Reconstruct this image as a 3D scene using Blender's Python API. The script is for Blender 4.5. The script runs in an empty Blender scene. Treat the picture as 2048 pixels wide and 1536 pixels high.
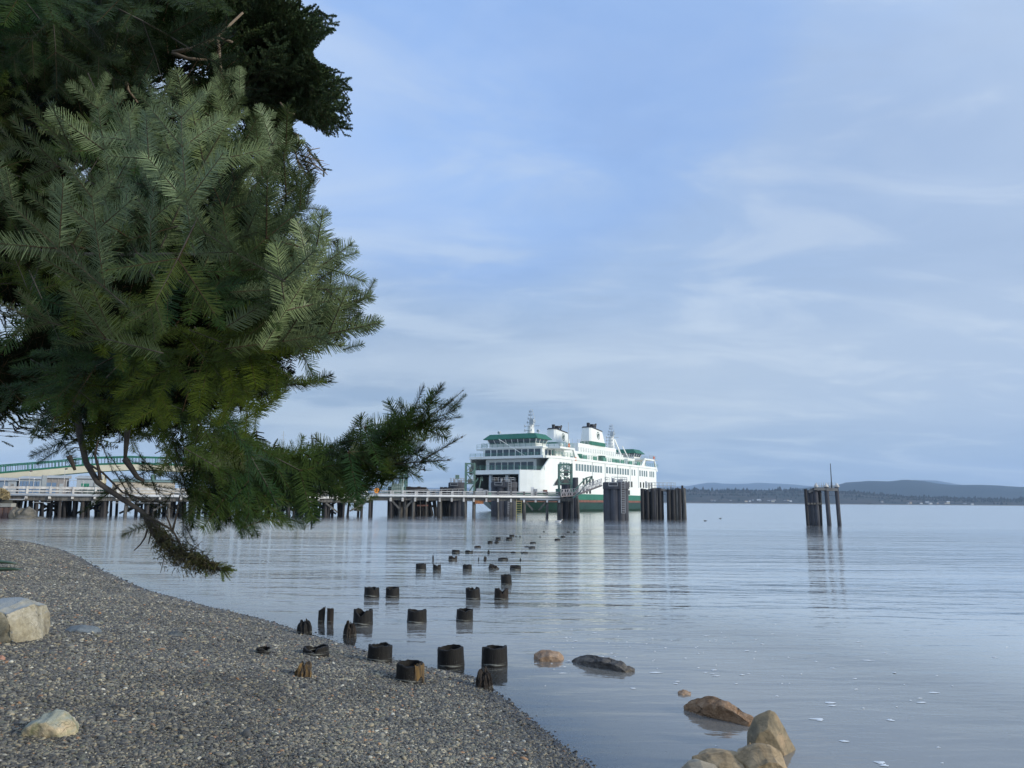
import bpy, math, random
import numpy as np
from mathutils import Vector, Matrix, noise as mnoise
R = math.radians
# ------------------------------------------------------------------ camera
EYE = 2.6
F_PX = 1539.0
PITCH, ROLL = R(8.66), R(0.45)
scene = bpy.context.scene
COL = scene.collection
cam_d = bpy.data.cameras.new('camera')
cam = bpy.data.objects.new('camera', cam_d)
COL.objects.link(cam)
cam_d.sensor_fit = 'HORIZONTAL'; cam_d.sensor_width = 36.0
cam_d.lens = 36.0 * F_PX / 2048.0
cam_d.clip_start = 0.05; cam_d.clip_end = 60000
CM = Matrix.Translation((0, 0, EYE)) @ Matrix.Rotation(math.pi/2 + PITCH, 4, 'X') @ Matrix.Rotation(ROLL, 4, 'Z')
cam.matrix_world = CM
scene.camera = cam
# ------------------------------------------------------------------ world, sun, exposure
SUN_AZ, SUN_EL = math.atan2(0.92, -0.38), R(19)      # azimuth clockwise from +Y
world = bpy.data.worlds.new('World'); scene.world = world; world.use_nodes = True
nt = world.node_tree; nt.nodes.clear()
def N(t, nt_, **kw):
    n = nt_.nodes.new(t)
    for k, v in kw.items(): setattr(n, k, v)
    return n
def L(nt_, a, b): nt_.links.new(a, b)
def math_node(nt_, op, a, b=None, clamp=False):
    n = N('ShaderNodeMath', nt_, operation=op, use_clamp=clamp)
    for i, v in enumerate((a, b)):
        if v is None: continue
        if isinstance(v, (int, float)): n.inputs[i].default_value = v
        else: L(nt_, v, n.inputs[i])
    return n.outputs[0]
def mix_col(nt_, fac, a, b, mode='MIX'):
    n = N('ShaderNodeMix', nt_, data_type='RGBA', blend_type=mode)
    for i, v in ((0, fac), (6, a), (7, b)):
        if isinstance(v, (int, float)): n.inputs[i].default_value = v
        elif isinstance(v, tuple): n.inputs[i].default_value = (*v[:3], 1)
        else: L(nt_, v, n.inputs[i])
    return n.outputs[2]
def ramp(nt_, fac, stops, interp='LINEAR'):
    n = N('ShaderNodeValToRGB', nt_); cr = n.color_ramp; cr.interpolation = interp
    while len(cr.elements) < len(stops): cr.elements.new(0.5)
    for e, (p, c) in zip(cr.elements, stops):
        e.position = p; e.color = (*c, 1) if isinstance(c, tuple) else (c, c, c, 1)
    L(nt_, fac, n.inputs[0]); return n.outputs[0]
def noise_tex(nt_, vec, scale, detail=4, rough=0.55, dist=0.0):
    n = N('ShaderNodeTexNoise', nt_); n.inputs['Scale'].default_value = scale
    n.inputs['Detail'].default_value = detail; n.inputs['Roughness'].default_value = rough
    n.inputs['Distortion'].default_value = dist
    if vec is not None: L(nt_, vec, n.inputs['Vector'])
    return n.outputs[0]
def mapping(nt_, vec, scale=(1, 1, 1), rot=(0, 0, 0), loc=(0, 0, 0)):
    n = N('ShaderNodeMapping', nt_); n.inputs['Scale'].default_value = scale
    n.inputs['Rotation'].default_value = rot; n.inputs['Location'].default_value = loc
    L(nt_, vec, n.inputs['Vector']); return n.outputs[0]
def build_world():
    tc = N('ShaderNodeTexCoord', nt)
    sep = N('ShaderNodeSeparateXYZ', nt); L(nt, tc.outputs['Generated'], sep.inputs[0])
    x, y, z = sep.outputs
    zc = math_node(nt, 'MAXIMUM', z, 0.0)
    sky = N('ShaderNodeTexSky', nt, sky_type='NISHITA')
    sky.sun_disc = False; sky.sun_elevation = SUN_EL; sky.sun_rotation = SUN_AZ
    sky.air_density = 1.0; sky.dust_density = 0.6; sky.ozone_density = 2.0
    # the cloud layer is a plane overhead: project the view direction on it
    zz = math_node(nt, 'ADD', zc, 0.17)
    px = math_node(nt, 'DIVIDE', x, zz); py = math_node(nt, 'DIVIDE', y, zz)
    comb = N('ShaderNodeCombineXYZ', nt); L(nt, px, comb.inputs[0]); L(nt, py, comb.inputs[1])
    v = comb.outputs[0]
    big = noise_tex(nt, mapping(nt, v, (0.42, 0.60, 1), (0, 0, R(18)), (3.1, 0.6, 0)), 1.0, 5, 0.52, 0.5)
    mid = noise_tex(nt, mapping(nt, v, (1.0, 1.7, 1), (0, 0, R(14)), (7.3, 1.0, 2)), 1.5, 6, 0.55, 0.6)
    soft = noise_tex(nt, mapping(nt, v, (0.30, 0.42, 1), (0, 0, R(-20)), (1.0, 5.0, 5)), 1.0, 3, 0.5, 0.2)
    base = ramp(nt, zc, [(0.0, (.310, .435, .560)), (0.05, (.395, .505, .610)), (0.14, (.400, .520, .665)),
                         (0.30, (.400, .565, .840)), (0.50, (.400, .600, .980)), (1.0, (.32, .52, .95))])
    # thicker patches: paler and greyer; thin ones: bluer
    pale = ramp(nt, zc, [(0.0, (.66, .76, .79)), (0.12, (.62, .715, .79)), (0.35, (.570, .700, .900)), (1.0, (.62, .74, .96))])
    dark = ramp(nt, zc, [(0.0, (.260, .370, .490)), (0.10, (.335, .435, .555)), (0.35, (.345, .485, .750)), (1.0, (.37, .53, .86))])
    m1 = ramp(nt, big, [(0.44, 0.0), (0.57, 1.0)], 'EASE')
    m2 = ramp(nt, mid, [(0.47, 0.0), (0.66, 1.0)], 'EASE')
    m3 = ramp(nt, mid, [(0.34, 1.0), (0.48, 0.0)], 'EASE')
    m4 = ramp(nt, soft, [(0.42, 0.0), (0.60, 1.0)], 'EASE')
    c = mix_col(nt, math_node(nt, 'MULTIPLY', m4, 0.85), base, dark)
    c = mix_col(nt, math_node(nt, 'MULTIPLY', m3, 0.55), c, dark)
    c = mix_col(nt, math_node(nt, 'MULTIPLY', m1, 0.55), c, pale)
    c = mix_col(nt, math_node(nt, 'MULTIPLY', m2, 0.62), c, pale)
    fine = noise_tex(nt, mapping(nt, v, (3.2, 4.6, 1), (0, 0, R(10)), (1.3, 4.0, 8)), 1.0, 6, 0.6, 0.5)
    c = mix_col(nt, math_node(nt, 'MULTIPLY', ramp(nt, fine, [(.48, 0.0), (.72, 1.0)]), .35), c, pale)
    # the cover is brighter towards the side of the sun
    xr = math_node(nt, 'MULTIPLY', ramp(nt, x, [(0.0, 0.0), (0.55, 1.0)]), 0.66)
    c = mix_col(nt, xr, c, mix_col(nt, m2, (.47, .59, .78), (.62, .72, .86)))
    # an opening in the cover above the water
    dt = N('ShaderNodeVectorMath', nt, operation='DOT_PRODUCT'); L(nt, tc.outputs['Generated'], dt.inputs[0]); dt.inputs[1].default_value = Vector((-.03, .80, .58)).normalized()
    op = math_node(nt, 'MULTIPLY', ramp(nt, math_node(nt, 'ADD', dt.outputs['Value'], math_node(nt, 'MULTIPLY', soft, .10)), [(0.975, 0.0), (1.0, .48)], 'EASE'), ramp(nt, mid, [(.40, 1.0), (.62, .25)]))
    c = mix_col(nt, op, c, (.29, .50, .95))
    # a clear blue gap overhead where only the open sky shows
    gapv = math_node(nt, 'MULTIPLY', ramp(nt, big, [(0.36, 1.0), (0.50, 0.0)], 'EASE'), 0.5)
    sc_ = N('ShaderNodeVectorMath', nt, operation='SCALE'); L(nt, c, sc_.inputs[0]); sc_.inputs[3].default_value = 10.0
    skym = mix_col(nt, 1.0, sky.outputs[0], (.9, 1.0, 1.25), 'MULTIPLY')
    mixed = mix_col(nt, math_node(nt, 'MULTIPLY', gapv, 0.25), sc_.outputs[0], skym)
    bg = N('ShaderNodeBackground', nt); L(nt, mixed, bg.inputs[0]); bg.inputs[1].default_value = 0.1
    out = N('ShaderNodeOutputWorld', nt); L(nt, bg.outputs[0], out.inputs[0])
build_world()
sun_d = bpy.data.lights.new('sun', 'SUN'); sun_d.energy = 3.1; sun_d.angle = R(8); sun_d.color = (1.0, .93, .80)
sun = bpy.data.objects.new('sun', sun_d); COL.objects.link(sun)
SD = Vector((math.sin(SUN_AZ)*math.cos(SUN_EL), math.cos(SUN_AZ)*math.cos(SUN_EL), math.sin(SUN_EL)))
sun.rotation_euler = SD.to_track_quat('Z', 'Y').to_euler()
sun.location = (0, 0, 60)
scene.view_settings.view_transform = 'Standard'; scene.view_settings.look = 'None'
scene.view_settings.exposure = 0.0; scene.view_settings.gamma = 1.0
scene.render.engine = 'CYCLES'
cy = scene.cycles
cy.use_denoising = True
cy.max_bounces = 8; cy.diffuse_bounces = 3; cy.glossy_bounces = 4; cy.transparent_max_bounces = 16
cy.volume_bounces = 1; cy.transmission_bounces = 4
# ------------------------------------------------------------------ where a photo pixel lies in the place
def ray(px, py):
    return (CM.to_3x3() @ Vector(((px-1024)/F_PX, (768-py)/F_PX, -1.0)))
def P(px, py, Y):
    d = ray(px, py); k = Y/d.y
    return Vector((d.x*k, Y, EYE + d.z*k))
def PZ(px, py, z=0.0):
    d = ray(px, py); k = (z-EYE)/d.z
    return Vector((d.x*k, d.y*k, z))
def proj(p):
    """px, py arrays of world points (n,3)"""
    Mi = np.array(CM.inverted()); q = np.c_[p, np.ones(len(p))] @ Mi.T
    w = -q[:, 2]; w = np.where(w < 1e-3, 1e-3, w)
    return 1024 + F_PX*q[:, 0]/w, 768 - F_PX*q[:, 1]/w, -q[:, 2]
# ------------------------------------------------------------------ helpers
def new_obj(name, me, parent=None, mat=None):
    o = bpy.data.objects.new(name, me); COL.objects.link(o)
    if mat is not None and me is not None: me.materials.append(mat)
    if parent is not None: o.parent = parent
    return o
def tag(o, label=None, cat=None, group=None, kind=None):
    if label: o['label'] = label
    if cat: o['category'] = cat
    if group: o['group'] = group
    if kind: o['kind'] = kind
    return o
def thing(name, label, cat, loc=(0, 0, 0), rz=0.0, group=None):
    o = bpy.data.objects.new(name, None); COL.objects.link(o)
    o.empty_display_size = 0.2
    o.location = loc; o.rotation_euler = (0, 0, rz)
    bpy.context.view_layer.update() if False else None
    return tag(o, label, cat, group)
class MB:
    def __init__(s): s.v = []; s.f = []
    def add(s, vs, fs):
        b = len(s.v); s.v += [tuple(v) for v in vs]; s.f += [tuple(b+i for i in f) for f in fs]; return s
    def hexa(s, p):      # 0-3 bottom ccw, 4-7 top ccw
        return s.add(p, [(3, 2, 1, 0), (4, 5, 6, 7), (0, 1, 5, 4), (1, 2, 6, 5), (2, 3, 7, 6), (3, 0, 4, 7)])
    def box(s, x0, x1, y0, y1, z0, z1):
        return s.hexa([(x0, y0, z0), (x1, y0, z0), (x1, y1, z0), (x0, y1, z0), (x0, y0, z1), (x1, y0, z1), (x1, y1, z1), (x0, y1, z1)])
    def bar(s, a, b, w, h=None, up=(0, 0, 1)):   # rectangular bar between two points
        a, b = Vector(a), Vector(b); h = w if h is None else h
        d = (b-a).normalized(); u = Vector(up)
        if abs(d.dot(u)) > .98: u = Vector((1, 0, 0))
        r = d.cross(u).normalized()*w/2; t = r.cross(d).normalized()*h/2
        return s.hexa([a-r-t, a+r-t, b+r-t, b-r-t, a-r+t, a+r+t, b+r+t, b-r+t])
    def tube(s, a, b, r0, r1=None, n=8, cap=True):
        return s.path([a, b], [r0, r0 if r1 is None else r1], n, cap)
    def path(s, pts, rad, n=8, cap=True):
        pts = [Vector(p) for p in pts]
        if isinstance(rad, (int, float)): rad = [rad]*len(pts)
        base = len(s.v); prev = None
        for i, p in enumerate(pts):
            d = (pts[min(i+1, len(pts)-1)] - pts[max(i-1, 0)]).normalized()
            if prev is None:
                u = Vector((0, 0, 1)) if abs(d.z) < .9 else Vector((1, 0, 0))
                r = d.cross(u).normalized()
            else:
                r = (prev - d*prev.dot(d)).normalized()
            prev = r; t = d.cross(r)
            for k in range(n):
                a = 2*math.pi*k/n
                s.v.append(tuple(p + (r*math.cos(a) + t*math.sin(a))*rad[i]))
        for i in range(len(pts)-1):
            for k in range(n):
                a = base+i*n+k; b = base+i*n+(k+1) % n
                s.f.append((a, b, b+n, a+n))
        if cap:
            s.f.append(tuple(base+k for k in range(n))[::-1]); e = base+(len(pts)-1)*n
            s.f.append(tuple(e+k for k in range(n)))
        return s
    def prism(s, poly, z0, z1, cap=True):
        n = len(poly); b = [(x, y, z0) for x, y in poly]; t = [(x, y, z1) for x, y in poly]
        fs = [(i, (i+1) % n, (i+1) % n+n, i+n) for i in range(n)]
        if cap: fs += [tuple(range(n))[::-1], tuple(range(n, 2*n))]
        return s.add(b+t, fs)
    def loft(s, rings, cap=True):
        n = len(rings[0]); vs = [p for r in rings for p in r]; fs = []
        for i in range(len(rings)-1):
            for k in range(n):
                a = i*n+k; b = i*n+(k+1) % n; fs.append((a, b, b+n, a+n))
        if cap: fs += [tuple(range(n))[::-1], tuple(range((len(rings)-1)*n, len(rings)*n))]
        return s.add(vs, fs)
    def build(s, name, mat, parent=None, smooth=False):
        me = bpy.data.meshes.new(name); me.from_pydata(s.v, [], s.f); me.update()
        if smooth: me.shade_smooth()
        return new_obj(name, me, parent, mat)
def np_mesh(name, V, quads, mat, parent=None, smooth=False, attrs=None):
    me = bpy.data.meshes.new(name); nv, nf = len(V), len(quads); k = quads.shape[1]
    me.vertices.add(nv); me.loops.add(nf*k); me.polygons.add(nf)
    me.vertices.foreach_set('co', np.asarray(V, np.float32).ravel())
    me.loops.foreach_set('vertex_index', np.asarray(quads, np.int32).ravel())
    me.polygons.foreach_set('loop_start', np.arange(0, nf*k, k, dtype=np.int32))
    if smooth: me.polygons.foreach_set('use_smooth', np.ones(nf, bool))
    me.update(calc_edges=True)
    for an, arr in (attrs or {}).items():
        a = me.attributes.new(an, 'FLOAT', 'POINT'); a.data.foreach_set('value', np.asarray(arr, np.float32))
    return new_obj(name, me, parent, mat)
# ------------------------------------------------------------------ materials
MATS = {}
def mat(name, col, rough=0.6, var=0.0, scale=3.0, col2=None, bump=0.0, bscale=None, metal=0.0, stretch=(1, 1, 1), spec=0.5, thr=(.4, .65)):
    if name in MATS: return MATS[name]
    m = bpy.data.materials.new(name); m.use_nodes = True; t = m.node_tree
    b = t.nodes['Principled BSDF']; b.inputs['Roughness'].default_value = rough
    b.inputs['Metallic'].default_value = metal; b.inputs['Specular IOR Level'].default_value = spec
    b.inputs['Base Color'].default_value = (*col, 1)
    tc = N('ShaderNodeTexCoord', t); v = mapping(t, tc.outputs['Object'], stretch)
    if var or col2:
        n1 = noise_tex(t, v, scale, 6, 0.6)
        c2 = col2 or tuple(c*(1-var) for c in col)
        L(t, mix_col(t, ramp(t, n1, [(thr[0], 0.0), (thr[1], 1.0)]), tuple(col), tuple(c2)), b.inputs['Base Color'])
    if bump:
        n2 = noise_tex(t, v, bscale or scale*4, 6, 0.6)
        bn = N('ShaderNodeBump', t); bn.inputs['Strength'].default_value = 0.8; bn.inputs['Distance'].default_value = bump
        L(t, n2, bn.inputs['Height']); L(t, bn.outputs[0], b.inputs['Normal'])
    MATS[name] = m; return m
# ------------------------------------------------------------------ beach and water
SH = [(0,1078),(60,1085),(115,1098),(160,1116),(200,1140),(245,1160),(290,1180),(345,1195),(400,1210),(460,1224),(520,1238),(580,1256),(640,1276),
      (700,1293),(760,1313),(810,1326),(860,1337),(905,1345),(945,1354),(985,1384),(1020,1406),(1060,1440),(1110,1480),(1180,1536)]
shore = [tuple(PZ(x, y, 0).to_2d()) for x, y in SH]
s0, s1 = shore[0], shore[-1]
LAND = [(-260, 90), (-75, 62), (-48, 54.5)] + shore + [(1.05, 6.3), (1.7, 4.6), (3.4, 2.2), (8, -1.5), (22, -9), (60, -30), (60, -200), (-260, -200)]
LP = np.array(LAND)
def sdist(X, Y):
    """signed distance to the shoreline, positive on land"""
    shp = X.shape; p = np.stack([X.ravel(), Y.ravel()], 1)
    a = LP; b = np.roll(LP, -1, 0); best = np.full(len(p), 1e9); ins = np.zeros(len(p), bool)
    for i in range(len(a)):
        ab = b[i]-a[i]; t = np.clip(((p-a[i]) @ ab)/(ab @ ab), 0, 1)
        d = np.hypot(*(p - a[i] - t[:, None]*ab).T); best = np.minimum(best, d)
        c = ((a[i][1] > p[:, 1]) != (b[i][1] > p[:, 1]))
        with np.errstate(divide='ignore', invalid='ignore'):
            xi = (b[i][0]-a[i][0])*(p[:, 1]-a[i][1])/(b[i][1]-a[i][1]) + a[i][0]
        ins ^= c & (p[:, 0] < xi)
    return np.where(ins, best, -best).reshape(shp)
def wob(X, Y):
    return (np.sin(X*1.3+Y*.7)*.012 + np.sin(X*.45-Y*.8+1)*.02 + np.sin(X*2.9+2)*np.cos(Y*2.3)*.008)
def ground_z(X, Y):
    X = np.asarray(X, float); Y = np.asarray(Y, float)
    s = sdist(X, Y)
    up = 1.25*(1-np.exp(-np.maximum(s, 0)/6.5)) + wob(X, Y)*np.clip(s/1.5, 0, 1)
    dn = np.maximum(0.13*np.minimum(s, 0), -3.0)
    return up + dn + 0.0
def gz(x, y): return float(ground_z(np.array([x]), np.array([y]))[0])
def hit(px, py):
    """where the sight line through a photo pixel meets the beach"""
    d = ray(px, py); t = np.linspace(1.0, 90, 6000)/d.y
    X, Y, Z = d.x*t, d.y*t, EYE + d.z*t
    g = np.maximum(ground_z(X, Y), 0.0); i = int(np.argmax(Z < g))
    return Vector((X[i], Y[i], g[i]))
def radial(name, rads, nth, zf, mat_, attrs=None, th0=-math.pi, th1=math.pi):
    th = np.linspace(th0, th1, nth); A, B = np.meshgrid(th, rads)
    X, Y = B*np.sin(A), B*np.cos(A); Z = zf(X, Y)
    n, m = X.shape; idx = np.arange(n*m).reshape(n, m)
    q = np.stack([idx[:-1, :-1], idx[1:, :-1], idx[1:, 1:], idx[:-1, 1:]], -1).reshape(-1, 4)[:, ::-1]
    V = np.stack([X, Y, Z], -1).reshape(-1, 3)
    at = {k: f(X, Y).ravel() for k, f in (attrs or {}).items()}
    return np_mesh(name, V, q, mat_, None, True, at)
def nonuni():
    a = np.linspace(-math.pi, -0.75, 60)[:-1]; b = np.linspace(-0.75, 0.75, 420); c = np.linspace(0.75, math.pi, 60)[1:]
    return np.concatenate([a, b, c])
def radial2(name, rads, th, zf, mat_, attrs=None):
    A, B = np.meshgrid(th, rads)
    X, Y = B*np.sin(A), B*np.cos(A); Z = zf(X, Y)
    n, m = X.shape; idx = np.arange(n*m).reshape(n, m)
    q = np.stack([idx[:-1, :-1], idx[1:, :-1], idx[1:, 1:], idx[:-1, 1:]], -1).reshape(-1, 4)[:, ::-1]
    V = np.stack([X, Y, Z], -1).reshape(-1, 3)
    return np_mesh(name, V, q, mat_, None, True, {k: f(X, Y).ravel() for k, f in (attrs or {}).items()})
def gravel_material():
    m = bpy.data.materials.new('beach_gravel'); m.use_nodes = True; t = m.node_tree; b = t.nodes['Principled BSDF']
    geo = N('ShaderNodeNewGeometry', t); pos = geo.outputs['Position']
    cols = []; hs = []
    for sc_, w in ((38, 1), (75, 1)):
        vo = N('ShaderNodeTexVoronoi', t); vo.inputs['Scale'].default_value = sc_; L(t, pos, vo.inputs['Vector'])
        sx = N('ShaderNodeSeparateColor', t); L(t, vo.outputs['Color'], sx.inputs[0])
        cols.append(sx.outputs[0]); hs.append(vo.outputs['Distance'])
    stops = [(0.0, (.06, .058, .055)), (.22, (.11, .105, .10)), (.42, (.17, .16, .145)), (.58, (.13, .125, .12)),
             (.70, (.25, .235, .20)), (.84, (.33, .29, .23)), (.93, (.20, .185, .16)), (.97, (.38, .26, .17)), (1.0, (.58, .56, .50))]
    c = mix_col(t, 0.5, ramp(t, cols[0], stops, 'CONSTANT'), ramp(t, cols[1], stops, 'CONSTANT'))
    big = noise_tex(t, mapping(t, pos, (1, 1, 1)), 0.5, 4, .6)
    c = mix_col(t, 1.0, c, ramp(t, big, [(.35, (.82, .83, .80)), (.65, (1.16, 1.15, 1.09))]), 'MULTIPLY')
    # wet strip by the water is darker and shinier
    sd = N('ShaderNodeAttribute', t, attribute_name='land')
    wet = ramp(t, math_node(t, 'ADD', sd.outputs['Fac'], math_node(t, 'MULTIPLY', noise_tex(t, pos, 2.0, 3), .5)), [(0.28, 1.0), (.75, 0.0)])
    c = mix_col(t, math_node(t, 'MULTIPLY', wet, .55), c, (.045, .045, .047))
    uw = ramp(t, math_node(t, 'MULTIPLY', sd.outputs['Fac'], -1.0), [(0.0, 0.0), (1.0, 1.0)])
    c = mix_col(t, math_node(t, 'MULTIPLY', uw, .6), c, (.12, .125, .12))
    L(t, c, b.inputs['Base Color'])
    L(t, math_node(t, 'SUBTRACT', .75, math_node(t, 'MULTIPLY', wet, .4)), b.inputs['Roughness'])
    bn = N('ShaderNodeBump', t); bn.inputs['Strength'].default_value = .9; bn.inputs['Distance'].default_value = .006
    h = math_node(t, 'ADD', hs[0], math_node(t, 'MULTIPLY', hs[1], .5)); L(t, math_node(t, 'MULTIPLY', h, -1.0), bn.inputs['Height'])
    L(t, bn.outputs[0], b.inputs['Normal']); return m
rads = np.concatenate([np.geomspace(.3, 4, 24)[:-1], np.geomspace(4, 70, 330)[:-1], np.geomspace(70, 260, 24)])
beach = radial2('beach', rads, nonuni(), ground_z, gravel_material(), {'land': sdist})
tag(beach, kind='structure')
def water_material():
    m = bpy.data.materials.new('sea_water'); m.use_nodes = True; t = m.node_tree; t.nodes.clear()
    geo = N('ShaderNodeNewGeometry', t); pos = geo.outputs['Position']
    dep = N('ShaderNodeAttribute', t, attribute_name='offshore').outputs['Fac']
    # ripples: long swell, wind ripples, fine ripples; heights in metres
    w1 = noise_tex(t, mapping(t, pos, (0.045, 0.30, 1), (0, 0, R(-4))), 1.0, 2, .5, .3)
    w2 = noise_tex(t, mapping(t, pos, (0.30, 1.25, 1), (0, 0, R(6))), 1.0, 2, .5, .4)
    w3 = noise_tex(t, mapping(t, pos, (1.6, 4.5, 1), (0, 0, R(-12))), 1.0, 3, .55, .3)
    patch = ramp(t, noise_tex(t, mapping(t, pos, (0.02, 0.06, 1), (0, 0, R(8)), (4, 2, 0)), 1.0, 3, .5), [(.38, .35), (.62, 1.0)])
    h = math_node(t, 'ADD', math_node(t, 'MULTIPLY', w1, .15), math_node(t, 'MULTIPLY', w2, .070))
    h = math_node(t, 'ADD', h, math_node(t, 'MULTIPLY', w3, .0240))
    calm = ramp(t, dep, [(0.0, .35), (.06, .60), (.5, .85), (1.0, 1.0)])
    h = math_node(t, 'MULTIPLY', math_node(t, 'MULTIPLY', h, calm), patch)
    bn = N('ShaderNodeBump', t); bn.inputs['Strength'].default_value = 1.0; bn.inputs['Distance'].default_value = 1.0
    L(t, h, bn.inputs['Height'])
    gl = N('ShaderNodeBsdfGlossy', t); gl.inputs['Roughness'].default_value = .07; L(t, bn.outputs[0], gl.inputs['Normal'])
    spy = N('ShaderNodeSeparateXYZ', t); L(t, pos, spy.inputs[0])     # open water is ruffled, the lee by the beach is calm
    L(t, math_node(t, 'ADD', .05, math_node(t, 'MULTIPLY', ramp(t, math_node(t, 'DIVIDE', spy.outputs[1], 100.0, True), [(.18, 0.0), (.9, 1.0)]), .105)), gl.inputs['Roughness'])
    gl.inputs['Color'].default_value = (1, .985, .95, 1)
    fr = N('ShaderNodeFresnel', t); fr.inputs['IOR'].default_value = 1.34; L(t, bn.outputs[0], fr.inputs['Normal'])
    # body of the water: clear over the shallows, silty green-grey light coming back farther out
    di = N('ShaderNodeBsdfDiffuse', t)
    L(t, ramp(t, dep, [(0.0, (.42, .41, .38)), (.25, (.25, .25, .235)), (.55, (.19, .20, .19)), (1.0, (.50, .53, .50))]), di.inputs['Color'])
    tr = N('ShaderNodeBsdfTransparent', t); tr.inputs['Color'].default_value = (.80, .87, .88, 1)
    mb_ = N('ShaderNodeMixShader', t); L(t, ramp(t, dep, [(0.0, 0.0), (.08, .30), (.22, .8), (.36, 1.0)]), mb_.inputs[0])
    L(t, tr.outputs[0], mb_.inputs[1]); L(t, di.outputs[0], mb_.inputs[2])
    mx = N('ShaderNodeMixShader', t)
    L(t, math_node(t, 'ADD', fr.outputs[0], ramp(t, dep, [(0.0, .13), (.5, .13), (1.0, .34)]), True), mx.inputs[0])
    L(t, mb_.outputs[0], mx.inputs[1]); L(t, gl.outputs[0], mx.inputs[2])
    out = N('ShaderNodeOutputMaterial', t); L(t, mx.outputs[0], out.inputs[0]); return m
wr = np.concatenate([np.geomspace(.5, 4, 10)[:-1], np.geomspace(4, 120, 200)[:-1], np.geomspace(120, 22000, 50)])
water = radial2('water', wr, nonuni(), lambda X, Y: X*0, water_material(),
                {'offshore': lambda X, Y: np.clip(-sdist(X, Y)/12.0, 0, 1)})
tag(water, kind='structure')
# ------------------------------------------------------------------ loose pebbles on the beach
def pebbles():
    rng = np.random.default_rng(5)
    n = 1000000
    r = 4.2*(58/4.2)**(rng.random(n)**0.95)          # distance from the viewer
    th = rng.uniform(-0.72, 0.30, n)
    X, Y = r*np.sin(th), r*np.cos(th)
    s = sdist(X, Y)
    edge = rng.exponential(.24, n)
    keep = (s > -edge*.9) & ((s > 0) | (rng.random(n) < .25))
    X, Y, r, s = X[keep], Y[keep], r[keep], s[keep]
    size = 0.0057*(0.50+rng.gamma(2.0, .34, len(X)))*(1+r*.050)
    size = np.minimum(size, .042)
    Z = ground_z(X, Y) + size*.25
    V = np.stack([X, Y, Z], 1)
    me = bpy.data.meshes.new('pebbles'); me.vertices.add(len(V)); me.vertices.foreach_set('co', V.astype(np.float32).ravel())
    sc_ = np.stack([size*rng.uniform(1.0, 1.55, len(V)), size*rng.uniform(.75, 1.1, len(V)), size*rng.uniform(.40, .8, len(V))], 1)
    ro = np.stack([rng.normal(0, .35, len(V)), rng.normal(0, .35, len(V)), rng.uniform(0, 6.28, len(V))], 1)
    wet_ = np.stack([np.exp(-np.maximum(s, 0)/.30)]*3, 1)
    for nm, arr in (('psize', sc_), ('prot', ro), ('wet', wet_)):
        a = me.attributes.new(nm, 'FLOAT_VECTOR', 'POINT'); a.data.foreach_set('vector', arr.astype(np.float32).ravel())
    m = bpy.data.materials.new('pebble_stone'); m.use_nodes = True; t = m.node_tree; b = t.nodes['Principled BSDF']
    oi = N('ShaderNodeObjectInfo', t); geo = N('ShaderNodeNewGeometry', t)
    stops = [(0.0, (.060, .057, .055)), (.16, (.090, .086, .082)), (.32, (.145, .136, .124)), (.46, (.105, .103, .102)), (.58, (.20, .185, .16)),
             (.70, (.27, .25, .205)), (.80, (.165, .165, .13)), (.88, (.33, .285, .205)), (.94, (.42, .37, .28)), (.972, (.36, .21, .12)), (.985, (.60, .57, .50))]
    c = ramp(t, oi.outputs['Random'], stops, 'CONSTANT')
    nz = noise_tex(t, geo.outputs['Position'], 160, 3)
    c = mix_col(t, 1.0, c, ramp(t, nz, [(.3, (.64, .66, .60)), (.7, (1.10, 1.12, 1.04))]), 'MULTIPLY')
    big = noise_tex(t, mapping(t, geo.outputs['Position'], (.7, 1.1, 1), (0, 0, R(35))), 1.0, 5, .6)
    c = mix_col(t, 1.0, c, ramp(t, big, [(.38, (.82, .80, .79)), (.52, (1.12, 1.10, 1.10)), (.68, (1.26, 1.23, 1.22))]), 'MULTIPLY')
    wa = N('ShaderNodeAttribute', t, attribute_name='wet'); wa.attribute_type = 'INSTANCER'
    wf = math_node(t, 'MINIMUM', wa.outputs['Fac'], 1.0)
    c = mix_col(t, 1.0, c, mix_col(t, wf, (1.0, 1.0, 1.0), (.42, .41, .42)), 'MULTIPLY')
    L(t, math_node(t, 'SUBTRACT', .6, math_node(t, 'MULTIPLY', wf, .38)), b.inputs['Roughness'])
    L(t, c, b.inputs['Base Color'])
    o = new_obj('pebbles', me, None, m); tag(o, 'loose grey, tan and white pebbles covering the beach', None, None, 'stuff')
    g = bpy.data.node_groups.new('pebble_scatter', 'GeometryNodeTree')
    g.interface.new_socket('Geometry', in_out='INPUT', socket_type='NodeSocketGeometry')
    g.interface.new_socket('Geometry', in_out='OUTPUT', socket_type='NodeSocketGeometry')
    gi = g.nodes.new('NodeGroupInput'); go = g.nodes.new('NodeGroupOutput')
    ico = g.nodes.new('GeometryNodeMeshIcoSphere'); ico.inputs['Radius'].default_value = 1.0; ico.inputs['Subdivisions'].default_value = 2
    sm = g.nodes.new('GeometryNodeSetShadeSmooth'); g.links.new(ico.outputs[0], sm.inputs[0])
    sma = g.nodes.new('GeometryNodeSetMaterial'); sma.inputs['Material'].default_value = m; g.links.new(sm.outputs[0], sma.inputs[0])
    iop = g.nodes.new('GeometryNodeInstanceOnPoints'); g.links.new(gi.outputs[0], iop.inputs['Points']); g.links.new(sma.outputs[0], iop.inputs['Instance'])
    for nm, sk in (('psize', 'Scale'), ('prot', 'Rotation')):
        a = g.nodes.new('GeometryNodeInputNamedAttribute'); a.data_type = 'FLOAT_VECTOR'; a.inputs[0].default_value = nm
        g.links.new(a.outputs[0], iop.inputs[sk])
    g.links.new(iop.outputs[0], go.inputs[0])
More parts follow.
